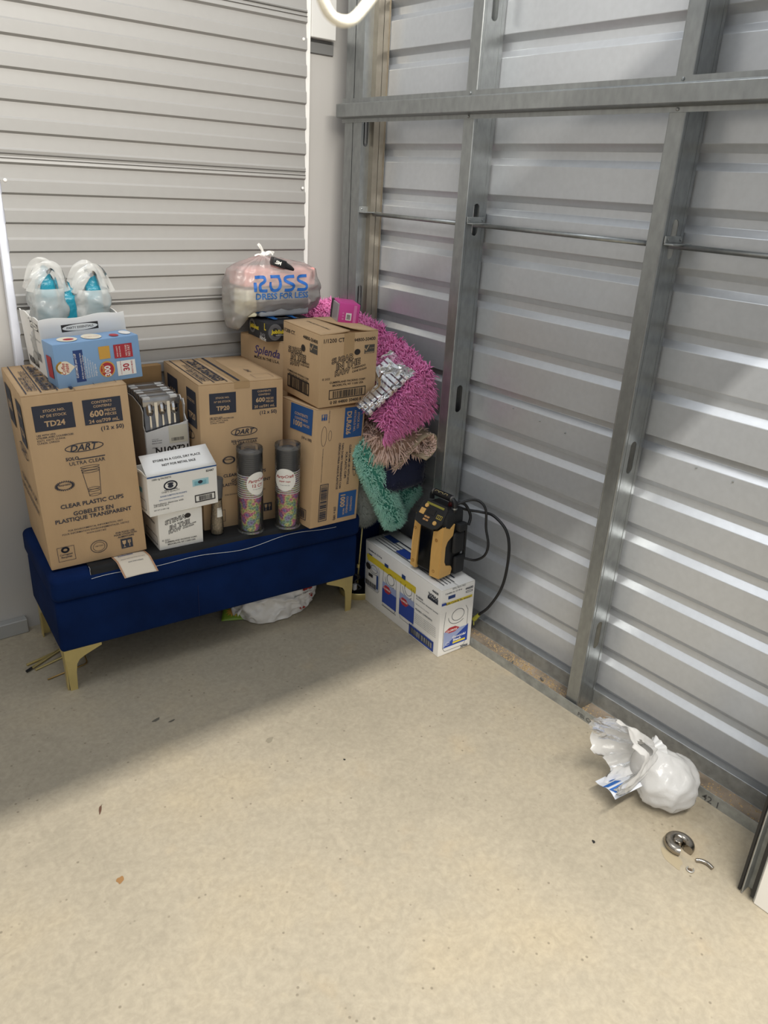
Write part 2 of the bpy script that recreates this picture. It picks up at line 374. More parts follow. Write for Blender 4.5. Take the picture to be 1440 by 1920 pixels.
def web(xa, xb, y, slots, zt=2.45, zb=.004, xc=None, sw=.025):
    mb = MB(); xc = xc or (xa + xb) / 2; edges = [zb]
    for c in slots: edges += [c - .06, c + .06]
    edges.append(zt)
    for i in range(0, len(edges), 2): mb.add([(xa, y, edges[i]), (xb, y, edges[i]), (xb, y, edges[i+1]), (xa, y, edges[i+1])], [(0, 1, 2, 3)])
    for c in slots:
        r = sw / 2; arc = [(xc - r * math.sin(a), c - .045 + r - r * math.cos(a)) for a in [PI/2 * i / 5 for i in range(6)]] + [(xc - r * math.cos(a), c + .045 - r + r * math.sin(a)) for a in [PI/2 * i / 5 for i in range(6)]]
        L_ = [(xa, c - .06), (xc, c - .06)] + arc + [(xc, c + .06), (xa, c + .06)]
        R_ = [(xb, c - .06), (xc, c - .06)] + [(2 * xc - x, z) for x, z in arc] + [(xc, c + .06), (xb, c + .06)]
        for P_ in (L_, R_): mb.add([(x, y, z) for x, z in P_], [tuple(range(len(P_)))])
    return mb
def stud(y, name='stud'):
    mb = web(1.70, 1.784, y, SLOTS); yb = y + .04
    for x, lx in ((1.70, 1.712), (1.784, 1.772)):
        mb.add([(x, y, .004), (x, yb, .004), (x, yb, 2.45), (x, y, 2.45)], [(0, 1, 2, 3)])
        mb.add([(x, yb, .004), (lx, yb, .004), (lx, yb, 2.45), (x, yb, 2.45)], [(0, 1, 2, 3)])
    # rolled stiffening crease on the web
    for dx in (.012, .071): mb.box(1.70 + dx, y - .0012, .03, 1.703 + dx, y, 2.45)
    mb.tube([(1.7018, y + .0012, .004), (1.7018, y + .0012, 2.45)], .0026, 10)   # rolled corner
    mb.tube([(1.7012, yb - .001, .004), (1.7012, yb - .001, 2.45)], .0018, 8)
    return mb.build(name, M_GALV, wr, solid=.0016)
st1 = stud(1.752); st2 = stud(1.087); st0 = stud(.422)
# corner post: two studs back to back
mb = web(1.70, 1.784, 2.285, [.53, 1.06, 1.60], xc=1.722, sw=.018)
mb.box(1.70, 2.285, .004, 1.7016, 2.327, 2.45); mb.box(1.70, 2.331, .004, 1.7016, 2.375, 2.45); mb.box(1.7016, 2.373, .004, 1.784, 2.375, 2.45)
mb.box(1.70, 2.281, .004, 1.703, 2.285, 2.45)
mb.build('corner_stud', M_GALV, wr)
mb = MB(); mb.box(1.738, 2.262, .03, 1.7395, 2.285, 2.45); mb.box(1.7395, 2.262, .03, 1.760, 2.264, 2.45); mb.box(1.762, 2.262, .03, 1.784, 2.264, 2.45); mb.box(1.783, 2.258, .03, 1.785, 2.285, 2.45)
mb.build('corner_flashing', mat('warm_galvanised', 'a29a8c', .4, .8, var=.12, scale=18), wr)
# bottom track on the slab
mb = MB(); mb.box(1.69, .40, 0, 1.692, 2.38, .034); mb.box(1.692, .40, 0, 1.786, 2.38, .002); mb.box(1.781, .40, .002, 1.783, 2.38, .05)
trk = mb.build('bottom_track', M_GALV2, wr)
# hat channel across the studs with screws
prof = [(1.703, 1.626), (1.698, 1.626), (1.698, 1.638), (1.672, 1.642), (1.672, 1.680), (1.698, 1.684), (1.698, 1.698), (1.703, 1.698)]
mb = MB()
for x, z in prof[1:-1]: mb.v += [(x, -.1, z), (x, 2.388, z)]
for i in range(5): mb.f.append((2*i, 2*i+1, 2*i+3, 2*i+2))
hat = mb.build('hat_channel', M_GALV, wr); soft_bends(hat, .0015); md = hat.modifiers.new('thickness', 'SOLIDIFY'); md.thickness = .0016; md.offset = 0
def screw(p, d, r=.004, parent=wr, m=M_GALV, h=.003):
    mb = MB(); d = Vector(d).normalized(); a = d.orthogonal().normalized(); b = d.cross(a); p = Vector(p)
    n = 8; prof = [(r, 0), (r, h * .5), (r * .55, h)]
    for rr, hh in prof: mb.v += [tuple(p + d * hh + (a * math.cos(2*PI*k/n) + b * math.sin(2*PI*k/n)) * rr) for k in range(n)]
    for i in range(2):
        for k in range(n): mb.f.append((i*n+k, i*n+(k+1)%n, (i+1)*n+(k+1)%n, (i+1)*n+k))
    mb.f.append(tuple(2*n+k for k in range(n))); return mb.build('screw', m, parent)
for y in (1.107, 1.772):
    for z in (1.632, 1.691): screw((1.697, y, z), (-1, 0, 0), parent=hat)
# bridging rods and their clips
for ya, yb in ((2.287, 1.795), (1.765, 1.13), (1.10, .45)):
    MB().tube([(1.752, ya, 1.345), (1.752, yb, 1.345)], .0065, 10).build('bridging_rod', M_GALV, wr, smooth=True)
for y in (2.284, 1.751, 1.086):
    mb = MB(); mb.bbox(1.703, y - .006, 1.352, 1.775, y - .001, 1.368, .001, 1); mb.bbox(1.703, y - .028, 1.348, 1.782, y - .002, 1.352, .001, 1)
    br = mb.build('bridging_clip', M_GALV2, wr)
    for x in (1.713, 1.765): screw((x, y - .006, 1.36), (0, -1, 0), .0038, br, M_GALV)
# sheet screw tips below the lap
for i, (y, z) in enumerate(((1.56, .822), (1.45, .81), (1.35, .80), (.93, .825), (.83, .82))): screw((1.797, y, z), (-1, 0, -.2), .0025, wr, M_GALV2, .006)
# sawdust, rust crumbs and screws lying in the track
rnd = random.Random(3); mb = MB()
for i in range(1500):
    y = rnd.uniform(.42, 1.74) if i % 3 else rnd.gauss(1.35, .13); y = min(max(y, .42), 2.3); x = 1.694 + abs(rnd.gauss(.045, .022)) % .085; s_ = rnd.uniform(.0006, .0022)
    z = .0022; a = rnd.uniform(0, 6.28); c_, n_ = math.cos(a) * s_ * 2, math.sin(a) * s_ * 2
    mb.add([(x - c_, y - n_, z), (x + n_, y - c_, z), (x + c_, y + n_, z), (x - n_, y + c_, z), (x, y, z + s_ * 1.6)], [(0, 1, 4), (1, 2, 4), (2, 3, 4), (3, 0, 4)])
mb.build('sawdust', mat('sawdust', 'a08a68', .95, var=.3, scale=200), trk, kind='stuff')
def dust_bed():
    mb = MB(); mb.grid(lambda u, v: (1.694 + v * .085, .42 + u * 1.32, .0022 + .004 * max(0, fbm((u * 16, v * 2.2, 0), 1.2)) * math.sin(PI * v)), 120, 8)
    return mb.build('dust_layer', mat('rusty_dust', '86796a', .95, var=.35, scale=14), trk, smooth=True)
dust_bed()
for (x, y, a) in ((1.735, 1.245, .5), (1.725, 1.37, 1.2), (1.75, .88, .2)):
    MB().tube([(x, y, .008), (x + .012 * math.sin(a), y + .018 * math.cos(a), .0085)], .0022, 6).build('loose_screw', M_GALV, trk)

# marker notes on the track lip and stamps on the studs
for t, ya, wd in (('PBI CONT', 1.07, .085), ('3W0 12 0', .955, .075), ('42 1', .66, .045)):
    PR.free_text(trk, (Vector((1.69, ya, .012)), Vector((0, -1, 0)), Vector((0, 0, 1)), Vector((-1, 0, 0)), 1, 1), t, 0, 0, wd, 'marker', 0)
PR.free_text(st2, (Vector((1.742, 1.087, 1.235)), Vector((0, 0, -1)), Vector((1, 0, 0)), Vector((0, -1, 0)), 1, 1), '42 12', 0, 0, .06, 'marker', 0)

# ---- back wall
M_WALLB = mat('flat_grey_wall', 'b5b2ae', .55, var=.02, scale=5)
wb = empty('wall_back', (0, 0, 0), kind='structure', label='flat grey back wall')
MB().box(-1.6, 2.46, 0, 1.84, 2.50, 2.45).build('wall_sheet', M_WALLB, wb)
MB().bbox(1.594, 2.425, 1.868, 1.69, 2.46, 2.45, .002, 1).build('header_flashing', mat('white_flashing', 'd4d2ce', .5), wb)
MB().bbox(-1.6, 2.43, 0, .50, 2.46, .05, .002, 1).build('baseboard_back', mat('baseboard_metal', 'a5a5a3', .5, .2), None, kind='structure', label='low grey metal base rail at the foot of the back wall')
MB().bbox(1.594, 2.452, 1.828, 1.70, 2.4605, 1.868, .001, 1).build('shade_strip', mat('shade_strip_grey', '737372', .6), wb)  # dark grey strip stands in for the shade below the flashing
# corrugated door curtain of slatted sheets
dr = empty('door_1', (0, 0, 0), kind='structure', label='off-white corrugated roll-up door curtain in the back wall')
M_DOOR = mat('offwhite_curtain', '9b9996', .45, .05, var=.015, scale=40)
PROF = [(0, 0), (.075, .0085), (.47, .0075), (.535, .0030), (1, 0)]
def curtain(za, zb, dy):
    """roll-formed slat profile: a sharp shadowed lip, a flat, a small bead, a flat"""
    mb = MB(); yb = 2.428 + dy; pts = []
    for k in range(-18, 18):
        for t, e in PROF[:-1]:
            z = 1.211 + .0765 * (k + t)
            if za <= z <= zb: pts.append((z, yb - e))
    pts = [(za, yb - .004)] + pts + [(zb, yb - .004)]
    for z, y in pts: mb.v += [(.594, y, z), (1.08, y, z), (1.574, y, z)]
    for i in range(len(pts) - 1): mb.f += [(3*i, 3*i+1, 3*i+4, 3*i+3), (3*i+1, 3*i+2, 3*i+5, 3*i+4)]
    o = mb.build('curtain_sheet', M_DOOR, dr, solid=.001); md = o.modifiers.new('soft_bends', 'BEVEL'); md.width = .0022; md.segments = 2; md.limit_method = 'ANGLE'; md.angle_limit = .1
    return o
for za, zb, dy in ((.0, .676, 0), (.676, 1.0665, 0), (1.0665, 1.461, 0), (1.461, 1.9285, 0), (1.9285, 2.43, 0)): curtain(za, zb, dy)
for z in (1.0600, 1.0715, 1.4555, 1.4670, 1.9190, 1.9305): MB().box(.594, 2.4190, z, 1.574, 2.4215, z + .0013).build('seam_line', mat('seam_dark', '55524e', .8), dr)
M_EDGE = mat('white_edge_trim', 'eceae6', .4)
MB().bbox(1.563, 2.430, 0, 1.594, 2.452, 2.0, .002, 1).build('edge_trim', M_EDGE, dr)
MB().bbox(.574, 2.430, 0, .604, 2.452, 1.46, .002, 1).build('edge_trim', mat('daylight_leak_trim', 'e4e7f2', .35), dr)  # bluish white tint stands in for daylight leaking past the curtain edge
for x, z in ((1.560, 1.856), (1.562, 1.415), (.606, 1.40)): screw((x, 2.42, z), (0, -1, 0), .005, dr, M_EDGE)
# left side wall and door front, outside the picture
MB().box(-1.62, -.2, 0, -1.60, 2.50, 2.45).build('wall_left', mat('pale_side_wall', 'cbc9c5', .5), kind='structure', label='plain grey side wall')
wf = empty('wall_front', (0, 0, 0), kind='structure', label='door wall around the opening the camera looks through')
MB().box(-1.6, .40, 1.747, 1.52, .44, 2.35).build('door_header', M_WALLB, wf)
MB().box(-1.6, .40, 0, -.75, .44, 1.747).build('wall_sheet', M_WALLB, wf)
# right jamb: white post, galvanised guide rail with black seals
MB().bbox(1.487, .30, 0, 1.80, .412, 2.35, .002, 1).build('door_jamb', mat('white_jamb', 'e9e6e0', .45, var=.01, scale=20), wf)
mb = MB(); mb.box(1.489, .412, .004, 1.52, .414, 1.747); mb.box(1.489, .440, .004, 1.55, .442, 1.747); mb.box(1.518, .414, .004, 1.52, .440, 1.747)
gd = mb.build('door_guide', M_GALV2, wf)
MB().bbox(1.486, .4145, .012, 1.4905, .4225, 1.747, .001, 1).build('rubber_seal', M_BLACK, wf)
MB().bbox(1.492, .446, .004, 1.499, .4535, 1.747, .002, 2).build('rubber_seal', M_BLACK, wf)
# rope loop hanging from the rolled-up door
rp = [(.268, .40, 1.752), (.2665, .405, 1.66), (.267, .41, 1.60), (.271, .413, 1.56), (.282, .415, 1.536), (.298, .417, 1.5325), (.313, .42, 1.543), (.333, .425, 1.565), (.352, .43, 1.60), (.366, .432, 1.66), (.37, .432, 1.752)]
MB().tube(spline(rp, 8), .0030, 10).build('pull_rope', mat('cream_rope', 'efe8d6', .7, bump=.2, bscale=900), smooth=True, label='cream pull rope hanging in a loop at the top edge', cat='rope')

# ================================================================ THINGS
# ---- blue velvet storage bench
BO = Vector((.512, 2.042, 0)); BYAW = math.atan2(-.078, .997)
bench = empty('storage_bench', BO, (0, 0, BYAW), 'long navy blue velvet storage bench with gold legs, loaded with boxes', 'bench')
def soft_box(x0, y0, z0, x1, y1, z1, r, crown=0, seg=5, sub=10, puff=0):
    bm = bmesh.new(); bmesh.ops.create_cube(bm, size=1)
    for v in bm.verts: v.co = Vector((x0 + (v.co.x + .5) * (x1 - x0), y0 + (v.co.y + .5) * (y1 - y0), z0 + (v.co.z + .5) * (z1 - z0)))
    bmesh.ops.subdivide_edges(bm, edges=[e for e in bm.edges if abs(e.verts[0].co.x - e.verts[1].co.x) > .01], cuts=sub, use_grid_fill=True)
    bmesh.ops.bevel(bm, geom=[e for e in bm.edges if e.calc_face_angle(0) > .5], offset=r, segments=seg, affect='EDGES', profile=.5)
    mb = MB().bm(bm); out = []
    for x, y, z in mb.v:
        if crown and z > (z0 + z1) / 2: z += crown * (math.sin(PI * min(1, max(0, (x - x0) / (x1 - x0)))) - 1) * (z - z0) / (z1 - z0)
        if puff: y += puff * math.sin(PI * (z - z0) / (z1 - z0)) * (-1 if y < (y0 + y1) / 2 else 1) * .5
        out.append((x, y, z))
    mb.v = out; return mb
soft_box(-.018, -.02, .140, .992, .365, .306, .012, sub=12, puff=.006).build('bench_body', M_NAVYV, bench, smooth=True)
soft_box(-.024, -.028, .304, .998, .373, .394, .022, crown=.006, sub=16, puff=.008).build('bench_lid', M_NAVYV, bench, smooth=True)
MB().bbox(.40, -.0235, .15, .4015, -.0225, .26, .0003, 1).build('front_seam', mat('navy_seam', '081a44', .9), bench)
LEG = [(0, .140), (.108, .140), (.108, .132), (.06, .112), (.042, .102), (.033, .088), (.029, .06), (.027, 0), (.006, 0), (.004, .06)]
def leg(px, py, sx, sy):
    mb = MB()
    mb.prism(LEG, 0, .004, lambda u, v, t: (px + sx * u, py + sy * t, v)); mb.prism(LEG, 0, .004, lambda u, v, t: (px + sx * t, py + sy * u, v))
    return mb.build('leg', M_GOLD, bench)
leg(-.010, -.012, 1, 1); leg(.984, -.012, -1, 1); leg(-.010, .357, 1, -1); leg(.984, .357, -1, -1)

# black mat on the bench, drooping over the front edge
def matf(u, v):
    s = .085 + u * .81; wob = -.004 * math.sin(u * 9.0) - .004 * math.sin(u * 17 + 1)
    L = v * .30; zt = .3965
    if L > .272: a = (L - .272) / .028; return (s, -.024 - .006 * a, zt - .004 - .030 * a - wob * a * 1.3)
    return (s, .245 - L, zt + .0015 * (L > .25))
mm = empty('bench_mat', BO, (0, 0, BYAW), 'thin black sheet lying on the blue bench under the boxes, white at its edge', 'mat')
MB().grid(matf, 60, 40).build('black_sheet', mat('black_card', '17181a', .8, var=.1, scale=30), mm, smooth=True, solid=.0012)
ed = [Vector(matf(i / 60, 1.0)) + Vector((0, -.0012, 0)) for i in range(61)]
MB().tube(ed, .0007, 6).build('white_edge', mat('white_core', 'dedede', .6), mm)
MB().tube([Vector(matf(0, .86 + .14 * i / 12)) for i in range(13)], .0006, 6).build('white_edge', MATS['white_core'], mm)

# ---- cartons
BX=dict(
A=dict(x=.504,y=2.056,z=.395,yaw=-.115,lean=-.04,pitch=0,w=.268,d=.345,h=.505),
B=dict(x=.98,y=2.073,z=.395,yaw=-.121,lean=0,pitch=0,w=.273,d=.345,h=.475),
C=dict(x=1.274,y=1.910,z=.395,yaw=.065,lean=.06,pitch=-.011,w=.199,d=.191,h=.399),
D=dict(x=1.302,y=1.916,z=.796,yaw=-.033,lean=-.007,pitch=.034,w=.213,d=.222,h=.228),
K=dict(x=1.548,y=1.543,z=0,yaw=-.067,lean=-.03,pitch=0,w=.141,d=.445,h=.255),
T=dict(x=.594,y=2.188,z=.9,yaw=-.06,lean=-.07,pitch=0,w=.23,d=.225,h=.162),
G=dict(x=.586,y=2.074,z=.902,yaw=.004,lean=-.048,pitch=-.011,w=.23,d=.09,h=.117),
I=dict(x=.805,y=2.013,z=.395,yaw=-.081,lean=0,pitch=0,w=.137,d=.148,h=.122),
H=dict(x=.777,y=1.999,z=.518,yaw=-.025,lean=-.014,pitch=-.004,w=.215,d=.11,h=.125),
J=dict(x=.85,y=2.166,z=.395,yaw=-.11,lean=-.02,pitch=0,w=.136,d=.203,h=.43),
N=dict(x=1.28,y=2.187,z=.953,yaw=-.113,lean=.016,pitch=0,w=.2,d=.155,h=.058),
S=dict(x=1.335,y=2.148,z=.675,yaw=.2,lean=0,pitch=0,w=.17,d=.235,h=.277),
P=dict(x=1.444,y=2.031,z=1.028,yaw=-.411,lean=.1,pitch=.003,w=.07,d=.112,h=.065),
)

def carton(key, name, label, m=M_KRAFT, flaps=True, tape=None, cat='box', open_gap=0.0, body_h=None):
    q = BX[key]; o = empty(name, (q['x'], q['y'], q['z']), (q['pitch'], q['lean'], q['yaw']), label, cat)
    w, d, h = q['w'], q['d'], q['h']
    MB().bbox(0, 0, 0, w, d, h - (.003 if flaps else 0), .0025, 2).build('carton_body', m, o, smooth=40)
    if flaps:
        for sx in (0, 1):
            mb = MB(); x0, x1 = (.001, w / 2 - .0008) if sx == 0 else (w / 2 + .0008, w - .001)
            lift = open_gap if sx else open_gap * .4
            def ff(u, v, x0=x0, x1=x1, sx=sx, lift=lift):
                k = u if sx == 0 else 1 - u; return (x0 + (x1 - x0) * u, .0012 + (d - .0024) * v, h - .0016 + lift * k * k * (1.2 - v))
            mb.grid(ff, 8, 6); mb.build('flap', m, o, smooth=True, solid=.003)
    if tape:
        t0, t1 = tape; MB().bbox(w / 2 - t0, -.0008, h - t1, w / 2 + t0, -.0001, h, .0002, 1).build('tape', M_TAPE, o)
        MB().box(w / 2 - t0, 0, h + .0004, w / 2 + t0, d, h + .0010).build('tape', M_TAPE, o)
    return o
OB = {}
OB['A'] = carton('A', 'cardboard_box', 'tall brown cup carton marked TD24 at the left end of the bench')
OB['B'] = carton('B', 'cardboard_box', 'brown cup carton marked TP20 standing behind the two glitter cup tubes', tape=(.025, .02))
OB['C'] = carton('C', 'cardboard_box', 'brown lid carton marked DLR626 with blue panels at the right end of the bench', flaps=True)
OB['D'] = carton('D', 'cardboard_box', 'brown raw sugar carton on top of the DLR626 carton', open_gap=.012)
OB['K'] = carton('K', 'bleach_carton', 'white and blue bleach carton on the floor under the yellow jump starter', M_WHITEBOX)
OB['S'] = carton('S', 'cardboard_box', 'brown sweetener carton with purple script under the black glove box', flaps=True)
OB['I'] = carton('I', 'white_box', 'small white stevia packet box on the bench under the open white box', M_WHITEBOX2)
OB['N'] = carton('N', 'glove_box', 'black glove box with yellow lettering in front of the white shopping bag', mat('black_print_board', '25262a', .5), flaps=False)
OB['G'] = carton('G', 'creamer_box', 'light blue creamer box lying on the tall TD24 carton', mat('sky_blue_board', '86abd3', .5, var=.03, scale=9), flaps=False)
# lower sweetener carton hidden behind
q = dict(BX['S']); q['z'] = .397; q['h'] = .277; BX['S2'] = q
OB['S2'] = carton('S2', 'cardboard_box', 'brown carton at the bottom of the stack in the gap behind the DLR626 carton')
tp = MB().box(BX['D']['w'] * .40, -.0006, BX['D']['h'] * .66, BX['D']['w'] * .58, -.0001, BX['D']['h'] - .002).build('tape', M_TAPE, OB['D'])
MB().box(BX['S']['w'] * .4, .05, BX['S']['h'] + .0006, BX['S']['w'] * .6, BX['S']['d'], BX['S']['h'] + .0012).build('tape', M_TAPE, OB['S'])

